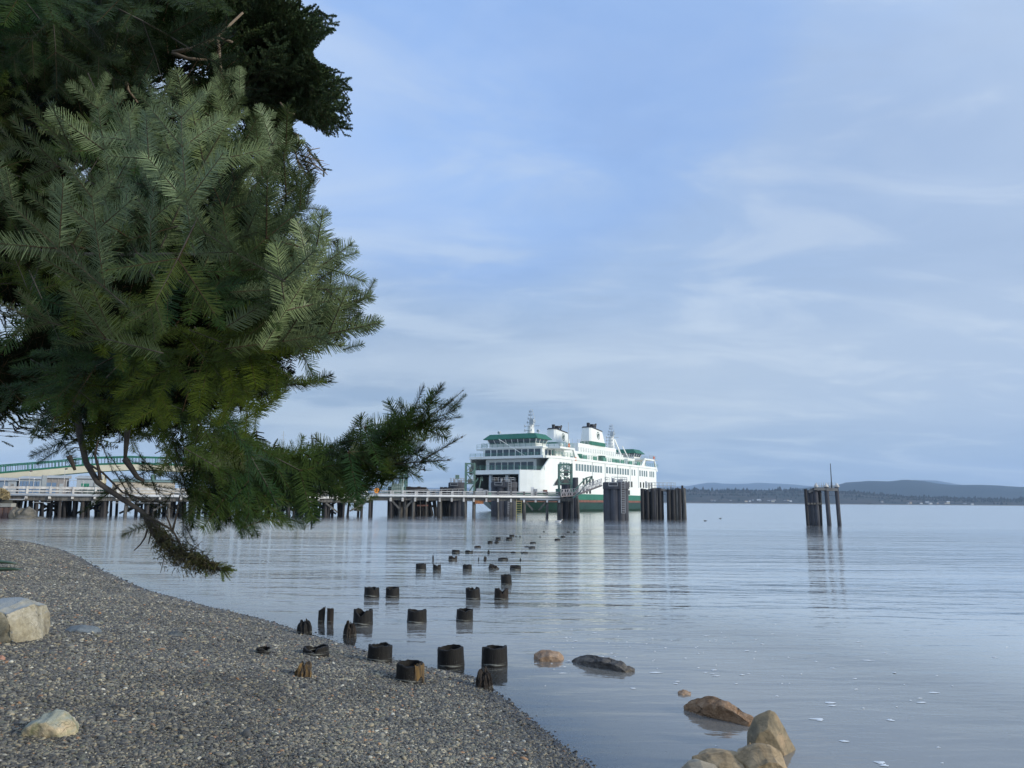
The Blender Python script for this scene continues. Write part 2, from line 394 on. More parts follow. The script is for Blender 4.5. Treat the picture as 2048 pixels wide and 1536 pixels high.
    md = o.modifiers.new('scatter', 'NODES'); md.node_group = g
    print('pebbles', len(V))
pebbles()
# ------------------------------------------------------------------ materials of the terminal
WHITE = mat('ferry_white', (.78, .80, .76), .45, .10, .35, (.70, .72, .66), bump=.01, bscale=1.2, thr=(.45, .75))
WHITE_D = mat('ferry_deck_grey', (.45, .48, .50), .6, .15, .5)
GREEN = mat('ferry_green', (.016, .15, .092), .5, .2, .6)
GREEN_D = mat('ferry_dark_green', (.006, .055, .04), .4, .3, .5)
RAILG = mat('ferry_rail_green', (.10, .26, .20), .5)
RUST = mat('rusty_red', (.22, .085, .06), .8, .4, .8, (.10, .05, .04))
BLACKP = mat('funnel_black', (.015, .015, .018), .5)
GLASS = mat('window_glass', (.035, .055, .07), .08, spec=.8)
GLASS_S = mat('side_window_glass', (.14, .19, .19), .15, spec=.7)
OPENING = mat('dark_opening', (.02, .025, .025), .8)
GREY = mat('light_grey_paint', (.42, .46, .48), .5, .1, 1.0)
STEELG = mat('green_steel', (.09, .20, .16), .55, .3, 2.0, (.13, .17, .14))
CONC = mat('dark_concrete', (.060, .062, .072), .85, .35, .9, (.045, .046, .055), bump=.02)
PILE = mat('pile_wood', (.036, .031, .028), .85, .5, 1.6, (.035, .033, .034), bump=.02, stretch=(3, 3, .4))
PILE_L = mat('weathered_pile', (.125, .118, .105), .85, .4, 1.4, (.045, .042, .04), bump=.015, stretch=(3, 3, .5))
PILE_D = mat('creosote_and_shade_pile', (.012, .012, .014), .8, .4, 1.5, (.024, .023, .023), bump=.02, stretch=(3, 3, .4))  # dark timber; its near-black colour also stands for shade under the dock
RAILW = mat('whitewashed_timber', (.62, .60, .56), .75, .35, 1.3, (.38, .36, .34), bump=.01)
DECKW = mat('weathered_deck', (.17, .165, .16), .85, .35, 1.2)
PIPEW = mat('white_pipe', (.72, .72, .70), .4, .12, 1.0)
CREAM = mat('cream_girder', (.62, .58, .44), .6, .10, .6)
BEIGE = mat('beige_siding', (.56, .50, .40), .7, .12, 1.0)
ALU = mat('galvanised_steel', (.40, .41, .42), .45, .15, 2.0, metal=.3)
# ------------------------------------------------------------------ the ferry
HD = math.atan2(.86, .51)
FC = Vector((18.5, 229.0, 0))
ferry = thing('ferry', 'big white double-ended car ferry with green trim docked behind the pier', 'ferry', FC, HD)
def fb(name, m, mb, smooth=False, parent=None): return mb.build(name, m, parent or ferry, smooth)
def half_beam(X, full=12.65):
    a = abs(X)
    if a <= 34: return full
    if a >= 43.6: return 6.7
    t = (a-34)/9.6
    return full - (full-6.7)*(t**1.9)
def plan(full, x1=43.6, n=8, inset=0.0):
    """closed deck outline, both ends tapered; c=+ is the side towards the beach"""
    xs = list(np.linspace(34, x1, n)); o = []
    for x in xs[::-1]: o.append((-x, half_beam(x, full)-inset))
    for x in xs: o.append((x, half_beam(x, full)-inset))
    return [(x, -c) for x, c in o] + [(x, c) for x, c in o[::-1]]
# underwater and boot-top hull, pointed at both ends
def hull_ring(z, full, x1, nose):
    xs = np.linspace(-x1, x1, 41); top = []
    for x in xs:
        a = abs(x)/x1; c = full*(1 - max(0, (a-.55)/.45)**nose); top.append((x, max(c, .25)))
    return [(x, -c, z) for x, c in top] + [(x, c, z) for x, c in top[::-1]]
mb = MB(); mb.loft([hull_ring(-1.0, 9.5, 40, 1.6), hull_ring(.6, 11.4, 44, 1.7), hull_ring(2.45, 12.3, 47, 1.9)]); fb('hull', GREEN_D, mb)
mb = MB(); mb.loft([hull_ring(2.46, 12.8, 47.4, 1.9), hull_ring(3.05, 12.8, 47.4, 1.9)]); fb('rub_rail', RUST, mb)
mb = MB(); mb.loft([hull_ring(3.06, 12.62, 47.2, 1.9), hull_ring(4.6, 12.66, 47.2, 1.9)]); fb('green_band', GREEN, mb)
# side plating from the car deck to the sun deck, open at the ends
def side_shell(sgn):
    mb = MB()
    if True:
        xs = np.concatenate([np.linspace(-43.6, -34, 9), np.linspace(-30, 30, 13), np.linspace(34, 43.6, 9)])
        def wall(z0f, z1f, xs):
            for a, b in zip(xs[:-1], xs[1:]):
                ca, cb = half_beam(a), half_beam(b)
                p = [(a, sgn*ca, z0f(a)), (b, sgn*cb, z0f(b)), (b, sgn*(cb-.3), z0f(b)), (a, sgn*(ca-.3), z0f(a)),
                     (a, sgn*ca, z1f(a)), (b, sgn*cb, z1f(b)), (b, sgn*(cb-.3), z1f(b)), (a, sgn*(ca-.3), z1f(a))]
                mb.hexa(p)
        def topf(x):
            a = abs(x)
            if a >= 39.6: return 10.2
            if a <= 37.6: return 13.25
            return 10.2 + (39.6-a)/2.0*3.05
        wall(lambda x: 4.61, topf, sorted(set(list(xs)+[-39.6, -37.6, 37.6, 39.6])))
    return mb
for sg_ in (-1, 1): fb('side_plating', WHITE, side_shell(sg_))
mb = MB(); mb.prism(plan(12.3, 43.4, inset=.05), 4.62, 4.9); fb('car_deck', WHITE_D, mb)
# car deck interior: dark casing down the middle and pillars at the opening
mb = MB(); mb.box(-30, 30, -3, 3, 4.9, 9.0); fb('engine_casing', OPENING, mb)
mb = MB(); mb.prism(plan(12.3, 43.3, inset=.1), 8.98, 9.15); fb('deckhead', OPENING, mb)
for e in (-1, 1):
    mb = MB(); mb.box(*(sorted((e*43.55, e*43.2))), -6.65, 6.65, 9.16, 10.2); fb('end_beam', WHITE, mb)
    mb = MB(); mb.prism([(e*43.2, -6.4), (e*43.2, 6.4), (e*30, 11.5), (e*30, -11.5)], 9.16, 9.35); fb('end_deck', WHITE_D, mb)
for c in (-2.4, 2.4):
    mb = MB(); mb.box(-42.6, -41.9, c-.35, c+.35, 4.9, 8.97); fb('pillar', GREY, mb)
# passenger cabin deck
mb = MB(); mb.box(-36.6, 36.6, -7.5, 7.5, 9.36, 13.2); fb('passenger_cabin', WHITE, mb)
mb = MB(); mb.prism(plan(12.9, 38.6), 13.26, 13.85); fb('sun_deck', WHITE, mb)
for e in (-1, 1):
    mb = MB(); xs = sorted((e*33.2, e*39.3)); mb.box(xs[0], xs[1], -10.9, 10.9, 13.28, 13.86+.03); fb('deck_overhang', WHITE, mb)
# upper deck lounge
for e in (-1, 1):
    mb = MB(); xs = sorted((e*30.02, e*36)); mb.box(xs[0], xs[1], -8.8, 8.8, 13.9, 16.02)
    fb('upper_lounge', WHITE, mb)
mb = MB(); mb.box(-30.0, 30.0, -9.4, 9.4, 13.9, 16.2); fb('deckhouse', WHITE, mb)
mb = MB(); mb.box(-12, 15, -7.2, 7.2, 16.25, 18.9); fb('funnel_casing', WHITE, mb)
mb = MB(); mb.box(15.02, 26, -5, 5, 16.25, 17.6); fb('fan_room', WHITE, mb)
for e in (-1, 1):
    xs = sorted((e*24.5, e*36.4)); mb = MB(); mb.box(xs[0], xs[1], -9.2, 9.2, 16.03, 16.35); fb('bridge_deck', WHITE, mb)
    xs = sorted((e*25.0, e*33.5))
    for s_ in (-1, 1):
        ys = sorted((s_*9.2, s_*12.6)); mb = MB(); mb.box(xs[0], xs[1], ys[0], ys[1], 15.9, 16.36); fb('bridge_wing', WHITE, mb)
        mb = MB(); mb.hexa([(e*24.6, s_*12.2, 13.86), (e*22.2, s_*12.2, 13.86), (e*22.2, s_*12.6, 13.86), (e*24.6, s_*12.6, 13.86),
                            (e*26.0, s_*12.2, 15.95), (e*25.0, s_*12.2, 15.95), (e*25.0, s_*12.6, 15.95), (e*26.0, s_*12.6, 15.95)]); fb('wing_bracket', WHITE, mb)
# windows
def win(x0, x1, c, z0, z1, m, sgn=1, name='window'):
    mb = MB(); ys = sorted((sgn*(c-.04), sgn*(c+.03))); mb.box(x0, x1, ys[0], ys[1], z0, z1); fb(name, m, mb)
for sgn in (-1,):        # y = -c is the side towards the beach
    m_ = GLASS_S
    spans = [(-34, 1), (-32.3, 1), (-30.7, 1), (-29.2, .7)] + [(-24.8+1.72*i, 1) for i in range(10)] + [(-5.2+1.95*i, 1) for i in range(9)] + [(13.8, .7), (15.8, .7)] + [(20.2+1.9*i, .9) for i in range(4)] + [(29.0+1.6*i, .8) for i in range(3)]
    for x, w in spans:
        if half_beam(x+1) < 12.6: continue
        win(x, x+w*1.22, 12.65, 10.6, 12.4, m_, sgn)
    for x in [-31.6, -29.9, -28.0, -20.6, -18.7, -16.7, -14.8, 2.2, 4.4, 6.6, 8.8, 11.0, 13.2, 20.5, 23, 25.4, 27.8, 30.2]:
        win(x, x+1.15, 12.65, 7.05, 8.75, OPENING, sgn, 'car_deck_opening')
    for x in [-20.6, -18.7, -16.7, 2.2, 4.4, 6.6, 8.8, 11.0]:
        win(x, x+1.25, 12.65, 4.75, 6.1, OPENING, sgn, 'lower_opening')
for i in range(7):       # cabin front
    c = -6.6+i*1.9; mb = MB(); mb.box(-36.66, -36.58, c, c+1.6, 10.55, 12.45); fb('cabin_window', GLASS, mb)
for i in range(9):       # lounge front
    c = -8.3+i*1.86; mb = MB(); mb.box(-36.06, -35.97, c, c+1.55, 14.15, 15.75); fb('lounge_window', GLASS, mb)
for i in range(6):
    win(-34.6+i*1.9, -33.2+i*1.9, 8.8, 14.2, 15.7, GLASS, -1, 'lounge_window')
# big end portholes cut in the plating (angular openings)
mb = MB(); mb.add([(-36.6, -12.72, 6.6), (-33.0, -12.72, 6.6), (-33.0, -12.72, 8.8), (-34.4, -12.72, 8.8)], [(0, 1, 2, 3)])
mb.add([(-36.6, -12.60, 6.6), (-33.0, -12.60, 6.6), (-33.0, -12.60, 8.8), (-34.4, -12.60, 8.8)], [(3, 2, 1, 0)]); fb('mooring_opening', OPENING, mb)
# rails
def rail(pts, z0, h, m, name='railing', step=1.6, r=.035, mesh=False):
    mb = MB(); pts = [Vector((p[0], p[1], 0)) for p in pts]
    for a, b in zip(pts[:-1], pts[1:]):
        d = (b-a).length; n = max(1, int(d/step))
        for k in (.35, .68, 1.0): mb.bar((a.x, a.y, z0+h*k), (b.x, b.y, z0+h*k), r*1.6)
        for i in range(n+1):
            p = a.lerp(b, i/n); mb.bar((p.x, p.y, z0), (p.x, p.y, z0+h), r*2)
        if mesh:
            mb.bar((a.x, a.y, z0+h*.35), (b.x, b.y, z0+h*.35), .02, h*.55)
    return fb(name, m, mb)
rail([(-37.5, -12.45), (-34, -12.5), (34, -12.5), (37.5, -12.4)], 13.86, 1.15, RAILG, mesh=False)
rail([(-24, -9.3), (24, -9.3)], 16.25, 1.1, GREY)
rail([(-12, -7.1), (15, -7.1)], 18.9, 1.0, GREY, step=2.2)
rail([(-26, -12.5), (-33.4, -12.5), (-33.4, -9.2), (-36.3, -9.1), (-36.3, 9.1), (-33.4, 9.2), (-33.4, 12.5)], 16.36, 1.1, RAILG)
rail([(-39.2, -10.8), (-39.2, 10.8)], 13.9, .75, RAILG)
rail([(-43.4, -6.4), (-43.4, 6.4)], 10.2, 1.1, RAILG)
rail([(-43.4, -6.6), (-41.5, -9.6), (-39.6, -11.4)], 10.2, .9, RAILG)
for x in np.arange(-20, 24, 6.5):
    mb = MB(); mb.box(x, x+2.6, -12.45, -12.41, 13.9, 14.9); fb('wind_screen', RAILG, mb)
# sun deck boxes and rescue boats along the near side
for i, x in enumerate((-21, -6.5, 4.0, 12.5)):
    mb = MB(); w = (1.6, 2.4, 2.0, 3.4)[i]; mb.box(x, x+w, -12.0, -10.8, 13.9, (15.2, 15.5, 15.0, 15.6)[i]); fb('deck_locker', (GREEN, GREEN_D, RAILG, WHITE)[i], mb)
def canister(x, c, z, r=.42, l=1.4):
    mb = MB(); mb.tube((x-l/2, c, z), (x+l/2, c, z), r, n=10); mb.box(x-l/2+.1, x+l/2-.1, c-.3, c+.3, z-r-.15, z-r+.05); return fb('life_raft', WHITE, mb, True)
for x in (-17, -15, 17.5, 19.5, 21.5): canister(x, -11.3, 14.5)
for x in (-27, -31.0): canister(x, -11.6, 16.95)
# pilothouses
def pilothouse(e):
    xc = e*33.2
    mb = MB(); hx = 2.7
    def rect(hx, hy, z, ox=0): return [(xc+ox-hx, -hy, z), (xc+ox+hx, -hy, z), (xc+ox+hx, hy, z), (xc+ox-hx, hy, z)]
    mb.loft([rect(hx, 6.9, 16.37), rect(hx, 6.9, 17.3)]); body = fb('pilothouse', WHITE, mb)
    mb = MB(); mb.loft([rect(hx-.08, 6.8, 17.31), rect(hx+.35, 7.25, 18.35)]); fb('pilothouse_glass', GLASS, mb, parent=body)
    mb = MB()
    for c in np.linspace(-6.85, 6.85, 9):
        for sx in (-1, 1): mb.bar((xc+sx*(hx-.03), c, 17.3), (xc+sx*(hx+.42), c*1.06, 18.36), .16)
    for x in np.linspace(-hx, hx, 4):
        for sy in (-1, 1): mb.bar((xc+x, sy*6.84, 17.3), (xc+x*1.15, sy*7.3, 18.36), .16)
    fb('window_frame', WHITE, mb, parent=body)
    mb = MB(); mb.loft([rect(hx+1.3, 8.1, 18.36), rect(hx+1.3, 8.1, 18.5), rect(hx+.2, 6.7, 19.75)]); fb('roof', GREEN, mb, parent=body)
    return body
pilothouse(-1); pilothouse(1)
# small searchlights on the roof
for c in (-6.2, 5.6):
    mb = MB(); mb.tube((-33.2, c, 19.4), (-33.2, c, 20.3), .09); mb.tube((-33.6, c, 20.5), (-32.9, c, 20.6), .35, .3, 10); fb('searchlight', GREY, mb)
# funnels
def funnel(y):
    def ring(z, lx, ly, k=.35):
        a = .6
        return [(1-lx+a*k, y-ly, z), (1+lx-a*k, y-ly, z), (1+lx, y-ly+a*k, z), (1+lx, y+ly-a*k, z), (1+lx-a*k, y+ly, z), (1-lx+a*k, y+ly, z), (1-lx, y+ly-a*k, z), (1-lx, y-ly+a*k, z)]
    def ring2(z, x0, x1, ly, dz=0):
        a = .5; p = [(x0+a, y-ly), (x1-a, y-ly), (x1, y-ly+a), (x1, y+ly-a), (x1-a, y+ly), (x0+a, y+ly), (x0, y+ly-a), (x0, y-ly+a)]
        return [(px, py, z - dz*max(0, (px-x0)/(x1-x0))) for px, py in p]
    mb = MB(); mb.loft([ring2(19.9, -4.2, 6.4, 1.75, .0), ring2(24.0, -3.6, 5.0, 1.45, .75)]); f = fb('funnel', WHITE, mb)
    mb = MB(); mb.loft([ring2(18.92, -4.35, 6.6, 1.85), ring2(19.92, -4.35, 6.6, 1.85)]); fb('green_collar', GREEN, mb, parent=f)
    mb = MB(); mb.loft([ring2(23.95, -3.75, 5.2, 1.6, .75), ring2(24.3, -3.5, 4.9, 1.45, .75)])
    fb('black_cap', BLACKP, mb, parent=f)
    mb = MB(); mb.tube((.6, y, 24.1), (.6, y, 24.6), .55, n=12); mb.tube((.6, y, 24.6), (.6, y, 25.2), 1.1, n=14); mb.tube((.6, y, 25.2), (.6, y, 25.3), 1.0, .3, n=14)
    mb.tube((-1.6, y+.2, 24.2), (-1.6, y+.2, 25.5), .5, n=10); mb.tube((2.5, y, 23.9), (3.3, y, 25.6), .28, n=8)
    fb('exhaust', BLACKP, mb, parent=f)
    for sg in (-1, 1):   # round line emblem: a green ring with a mark inside, painted on the side plate
        mb = MB(); n = 28; cx, cz = 1.4, 21.9; ro, ri = .98, .80
        def pt(a, r): 
            z = cz + math.sin(a)*r*1.15; k = (z-19.9)/4.1; return (cx+math.cos(a)*r, y + sg*(1.75-.30*k+.03), z)
        vs = []
        for i in range(n): vs += [pt(2*math.pi*i/n, ro), pt(2*math.pi*i/n, ri)]
        mb.add(vs, [(2*i, 2*((i+1) % n), 2*((i+1) % n)+1, 2*i+1) for i in range(n)])
        mb.add([pt(a, r) for a, r in ((2.2, .55), (3.4, .62), (4.4, .68), (5.1, .5), (.2, .25), (1.0, .55))], [(0, 1, 2, 3, 4, 5)])
        mb.add([pt(a, r) for a, r in ((.1, .68), (.8, .68), (.5, .35))], [(0, 1, 2)])
        fb('emblem', GREEN_D, mb, parent=f)
funnel(-5.75); funnel(5.75)
# masts
def mast(x, y, zb, zt, ztop, back):
    mb = MB(); mb.tube((x, y, zb), (x, y, zt), 1.15, .85, 14); m_ = fb('mast', WHITE, mb, True)
    mb = MB(); mb.tube((x, y, zt), (x, y, ztop), .16, .08, 6); mb.box(x-.35, x+.35, y-.9, y+.3, zt, zt+1.5)
    for k, w in ((.15, 1.3), (.38, 1.0), (.6, .7), (.8, .5)):
        z = zt + (ztop-zt)*k; mb.bar((x, y-w, z), (x, y+w, z), .13); mb.tube((x, y-w, z), (x, y-w, z+.6), .10, n=6); mb.tube((x, y+w*.8, z-.2), (x, y+w*.8, z+.35), .16, n=8)
    mb.bar((x, y-2.6, zt-.3), (x, y+1.0, zt-.3), .12)
    for z in np.linspace(zb+1.2, zt-.4, 5):
        mb.bar((x-1.25, y-.9, z), (x-1.25, y+1.1, z), .12, .12); mb.bar((x-1.25, y, z), (x-.5, y, z), .18, .12)
        mb.tube((x-1.25, y+1.1, z-.25), (x-1.25, y+1.1, z+.35), .16, n=8); mb.tube((x-1.25, y-.9, z-.15), (x-1.25, y-.9, z+.35), .14, n=8)
    mb.bar((x-1.6, y-1.1, zt-.1), (x+1.2, y+1.1, zt-.1), .1, .1)
    fb('antennas', GREY, mb, parent=m_)
mast(-29.0, -1.6, 16.4, 22.6, 27.0, True)
mast(22.5, -2.4, 17.65, 23.4, 27.5, False)
mb = MB(); mb.bar((26.5, -4.4, 16.6), (23.5, -3.0, 22.6), .5, .35); mb.bar((28.0, -6, 16.6), (25.4, -5, 20.4), .22); fb('mast_strut', WHITE, mb)
mb = MB(); mb.tube((-9.5, -3, 18.9), (-9.5, -3, 25.0), .12, .07, 8); fb('whip_antenna', GREY, mb)
for (x, c) in ((4, -3), (9, -4.8), (-5, -2.0), (27, -3)):
    mb = MB(); mb.tube((x, c, 16.3), (x, c, 20.8), .05, n=6); fb('whip_antenna', GREY, mb)
mb = MB(); mb.bar((-38.6, 2.4, 18.3), (-36.0, -4.2, 13.9), .14); mb.bar((-38.6, 2.4, 18.3), (-37.0, 2.6, 17.9), .12); fb('jack_staff', WHITE, mb)
# far end platform with lifebuoy and the small inclined davit
rail([(30, -12.4), (37.8, -11.6), (37.8, -4)], 16.4, 1.3, GREY)
mb = MB(); mb.box(30, 38, -12.3, -4, 16.2, 16.38); fb('end_platform', GREY, mb)
mb = MB(); mb.hexa([(36.0, -12.5, 12.6), (37.2, -12.5, 12.6), (37.2, -12.1, 12.6), (36.0, -12.1, 12.6), (34.4, -12.4, 16.2), (34.9, -12.4, 16.2), (34.9, -12.1, 16.2), (34.4, -12.1, 16.2)]); fb('davit', WHITE, mb)
LR = mat('lifebuoy_orange', (.65, .16, .05), .5)
for (x, c, z) in ((-28.6, -12.62, 16.9), (34.0, -12.42, 16.95), (-25.0, -12.8, 13.6)):
    mb = MB(); mb.path([(x+math.cos(a)*.4, c, z+math.sin(a)*.4) for a in np.linspace(0, 2*math.pi, 13)], .13, 6, False); fb('lifebuoy', LR, mb)
for x in (-27.0, -14.5, -6, 3.0, 12.6, 19.2):      # drain pipes down the plating
    mb = MB(); mb.bar((x, -12.7, 6.9), (x, -12.7, 13.2), .10); fb('drain_pipe', GREY, mb)
mb = MB(); mb.box(-40.6, -39.2, -11.98, -11.5, 4.6, 5.4); fb('fender', RUST, mb)
# ------------------------------------------------------------------ dolphins
def ring_pts(cx, cy, r, n, a0=0): return [(cx+r*math.cos(a0+2*math.pi*i/n), cy+r*math.sin(a0+2*math.pi*i/n)) for i in range(n)]
def big_dolphin(px, topy, Y, w, label, cap=1.0, ladder=None, group='capped pile dolphins', railing=True):
    c = P(px, 1003, Y); top = P(px, topy, Y).z; r = w/2
    t = thing('pile_dolphin', label, 'dolphin', (c.x, Y, 0), 0, group)
    prf = r*.30
    mb = MB()
    for x, y in ring_pts(0, 0, r-prf, 9, .2):
        pm = MB(); pm.tube((x, y, -2.5), (x, y, top-cap*.7), prf, n=12); pm.build('pile', CONC, t, True)
    mb.path([(0, 0, top-cap), (0, 0, top-.12), (0, 0, top)], [r+.06, r+.06, r-.05], 26); mb.build('cap', CONC, t)
    if railing:
        mb = MB()
        for x, y in ring_pts(0, 0, r-.25, 12): mb.bar((x, y, top), (x, y, top+.75), .05)
        rp = ring_pts(0, 0, r-.25, 12)
        for i in range(12):
            if i % 4 == 3: continue
            for z in (.4, .75): mb.bar((*rp[i], top+z), (*rp[(i+1) % 12], top+z), .05)
        mb.tube((-.5, -.6, top), (-.5, -.6, top+.6), .22, n=10); mb.tube((.8, -.5, top), (.8, -.5, top+.5), .16, n=10)
        mb.box(.2, .6, -1.0, -.7, top, top+.45)
        mb.build('railing', ALU, t)
        mb = MB(); yb = -r-.12; x0 = -r*.72
        for a in ((x0, x0+1.35, top-.15, top-.08), (x0, x0+1.35, top-.62, top-.55)): mb.box(a[0], a[1], yb, yb+.06, a[2], a[3])
        for xx in (x0, x0+1.3): mb.box(xx, xx+.06, yb, yb+.06, top-.55, top-.15)
        mb.build('bracket', ALU, t)
    if ladder is not None:
        mb = MB(); y = -r-.22; z0, z1 = ladder[1], top+.6
        for s_ in (-.28, .28): mb.bar((ladder[0]+s_, y, z0), (ladder[0]+s_, y, z1), .06)
        for z in np.arange(z0, z1, .33): mb.bar((ladder[0]-.28, y, z), (ladder[0]+.28, y, z), .045)
        mb.build('ladder', ALU, t)
    return t
big_dolphin(1232.5, 964.5, 117, 3.85, 'tall dark round dolphin of pipe piles with ladder in front of the ferry side', 1.0, (.75, 1.0))
big_dolphin(1008, 964, 138, 4.6, 'capped round dolphin with ladder standing in the ferry bow opening', 1.0, (1.0, .4))
big_dolphin(914, 965, 140, 3.1, 'capped round dolphin beside the green steel tower with square sign above', 1.0, None)
def pile_group(name, label, cat, Y, piles, group=None, m=PILE_D, rr=.19):
    """piles: (top px, top py, bottom px, depth shift)"""
    c = P(piles[0][0], 1003, Y)
    t = thing(name, label, cat, (c.x, Y, 0), 0, group)
    for tp in piles:
        a = P(tp[0], tp[1], Y+tp[3]); b = PZ(tp[2], 1004+2.6*1539/(Y+tp[3]), 0)
        bx = (tp[2]-1024)/F_PX*(Y+tp[3]); b = Vector((P(tp[2], 1004+2.6*1539/(Y+tp[3]), Y+tp[3]).x, Y+tp[3], 0))
        d = (b-a); b2 = b + d*(2.0/max(.5, -d.z))
        mb = MB(); r_ = tp[4] if len(tp) > 4 else rr
        mb.tube(b2-Vector((c.x, Y, 0)), a-Vector((c.x, Y, 0)), r_*1.05, r_, 10); mb.build('pile', tp[5] if len(tp) > 5 else m, t, True)
    return t, Vector((c.x, Y, 0))
# dolphin pair right of the big one, joined by a steel bridge
pl = [(1284+i*5.2, 977+(i % 3)*.8, 1285+i*5.2, (i % 2)*1.6, .26, PILE_D) for i in range(5)] + [(1307, 978, 1308, .3, .42, CONC), (1314, 978, 1316, .8, .4, CONC)]
pl += [(1313.5, 981, 1314.5, -.3, .09, PILE_L), (1319, 976, 1320, .0, .26, PILE_D), (1323.5, 977, 1325, .5, .24, PILE_D)]
tA, oA = pile_group('timber_dolphin', 'dark pile cluster with a thin pale pile under the left end of the footbridge', 'dolphin', 121, pl, 'pile clusters off the ferry berth')
pl = [(1337+i*4.6, 979, 1338+i*4.6, (i % 2)*1.2, .30, (PILE_D, CONC, PILE_D, CONC)[i]) for i in range(4)] + [(1354, 976, 1355.5, .2, .3, PILE_L), (1359, 977, 1360, .0, .26, PILE), (1364.5, 971, 1366, .6, .17, PILE_D), (1367.5, 976, 1370, .0, .27, PILE_L)]
tB, oB = pile_group('timber_dolphin', 'cluster of grey and black timber piles at the outer end of the small bridge', 'dolphin', 121, pl, 'pile clusters off the ferry berth')
w_ = thing('catwalk_bridge', 'short arched steel footbridge with thin railing between two pile clusters', 'footbridge', (P(1330, 1003, 121.6).x, 121.6, 0))
mb = MB(); x0, x1 = P(1291, 1003, 121.6).x-w_.location.x, P(1350, 1003, 121.6).x-w_.location.x; zz = P(1330, 980, 121.6).z
pts = [(x0, zz-.1), (x0+1.2, zz+.32), (x1-2.6, zz+.32), (x1, zz-.15), (x1-.2, zz-.45), (x1-2.8, zz), (x0+1.5, zz), (x0+.3, zz-.4)]
mb.add([(x, -.5, z) for x, z in pts]+[(x, .5, z) for x, z in pts], [tuple(range(8)), tuple(range(8, 16))[::-1]]+[(i, i+8, (i+1) % 8+8, (i+1) % 8) for i in range(8)]); mb.build('girder', DECKW, w_)
mb = MB()
for y in (-.5, .5):
    for x in np.linspace(x0+.3, x1, 8): mb.bar((x, y, zz+.3), (x, y, zz+1.15), .045)
    for k in (.7, 1.12): mb.bar((x0+.3, y, zz+k), (x1, y, zz+k), .045)
mb.tube((x0+.1, -.3, zz+.3), (x0+.1, -.3, zz+1.3), .14, n=8)
mb.build('railing', ALU, w_)
# outer dolphin with platform and light pole
pl = [(1610.5, 978, 1615.5, 0, .17, PILE_D), (1617, 980, 1622, .5, .22, CONC), (1623, 978, 1628, .2, .24, CONC), (1630, 976, 1635, .0, .30, CONC), (1636, 977, 1640, .6, .24, PILE_D), (1640, 980, 1642.5, .9, .15, PILE_D),
      (1652.5, 974, 1658.5, -.3, .25, CONC), (1672.8, 974, 1679, -.3, .23, CONC)]
tC, oC = pile_group('pile_dolphin', 'leaning open pile cluster with platform and thin tall pole out in the water', 'dolphin', 94, pl)
def loc(px, py, Y, o): return P(px, py, Y)-o
mb = MB()
mb.bar(loc(1652, 979, 93.6, oC), loc(1674, 979, 93.6, oC), .35, .35); mb.bar(loc(1625, 979, 94.4, oC), loc(1672, 979, 94.9, oC), .3, .3)
mb.bar(loc(1617, 983, 94, oC), loc(1633, 977, 94, oC), .25, .35); mb.bar(loc(1628, 977.5, 93.7, oC), loc(1652, 978.5, 93.6, oC), .25, .3)
mb.build('beam', DECKW, tC)
mb = MB()
for x in (1617, 1623, 1629, 1636, 1641): mb.tube(loc(x-2, 1007.5, 93.7, oC), loc(x+2.6, 1007.5, 93.7, oC), .12, n=8)
mb.build('strap', PILE_L, tC)
for px in (1632, 1652.5, 1674):
    mb = MB(); a = loc(px, 974, 93.7, oC); mb.path([a, a+Vector((0, 0, .12)), a+Vector((0, 0, .5))], [.27, .25, .02], 10); mb.build('pile_cap', RAILW, tC, True)
mb = MB()
for k in range(9):
    a = loc(1634+k*4.6, 977.5, 94.6, oC); mb.bar(a, a+Vector((0, 0, .75)), .04)
mb.bar(loc(1634, 971, 94.6, oC), loc(1671, 971, 94.6, oC), .045); mb.bar(loc(1634, 974, 94.6, oC), loc(1671, 974, 94.6, oC), .04)
mb.build('railing', ALU, tC)
mb = MB(); mb.tube(loc(1663.6, 977, 94.2, oC), loc(1660.7, 927, 94.2, oC), .07, .04, 8); mb.build('pole', PILE_D, tC, True)
# timber dolphins behind the catwalk
pl = []
for i in range(16):
    pl.append((779+i*4.9, (973 if i < 13 else 975)+(i % 4)*.7, 778+i*5.0, (i*7 % 5)*.8, .30, (PILE_D, PILE_D, PILE, PILE_D)[i % 4]))
tD, oD = pile_group('timber_dolphin', 'wide wall of brown timber piles behind the catwalk, partly behind the fir tip', 'dolphin', 136, pl, 'timber pile walls of the old berth')
mb = MB(); 
for y_ in (975.5, 980): mb.bar(loc(808, y_, 135.2, oD), loc(853, y_+1, 135.2, oD), .35, .35)
mb.build('wale', PILE, tD)
mb = MB(); mb.bar(loc(834, 1011, 134.6, oD), loc(856, 1011, 134.6, oD), .3, .25); mb.build('rusty_beam', RUST, tD)
for px in (840.5, 852):
    mb = MB(); mb.tube(loc(px, 984, 134.5, oD), loc(px, 1037, 134.5, oD), .09, n=6); mb.build('white_post', PILE_L, tD)
pl = [(853, 980, 864, 0, .33), (866, 984, 872, .3, .33), (858, 984, 858, .9, .2)]
tE, oE = pile_group('leaning_pile_frame', 'black slanting piles with cross braces standing beside the timber pile wall', 'pile frame', 138, pl)
mb = MB(); mb.bar(loc(856, 1003, 138, oE), loc(868, 1001, 138.2, oE), .4, .4); mb.bar(loc(858, 1013, 138, oE), loc(869, 1012, 138.2, oE), .4, .4); mb.build('brace', PILE_D, tE)
pl = [(883+i*4.0, 974+(i % 2)*.8, 882+i*4.1, (i*3 % 4)*.7, .28) for i in range(6)]
tF, oF = pile_group('timber_dolphin', 'dark timber pile row beside the capped dolphin under the square sign', 'dolphin', 139, pl, 'timber pile walls of the old berth')
sg = thing('square_sign', 'small square green-grey sign on a post above the capped dolphin', 'sign', P(914.5, 966, 140))
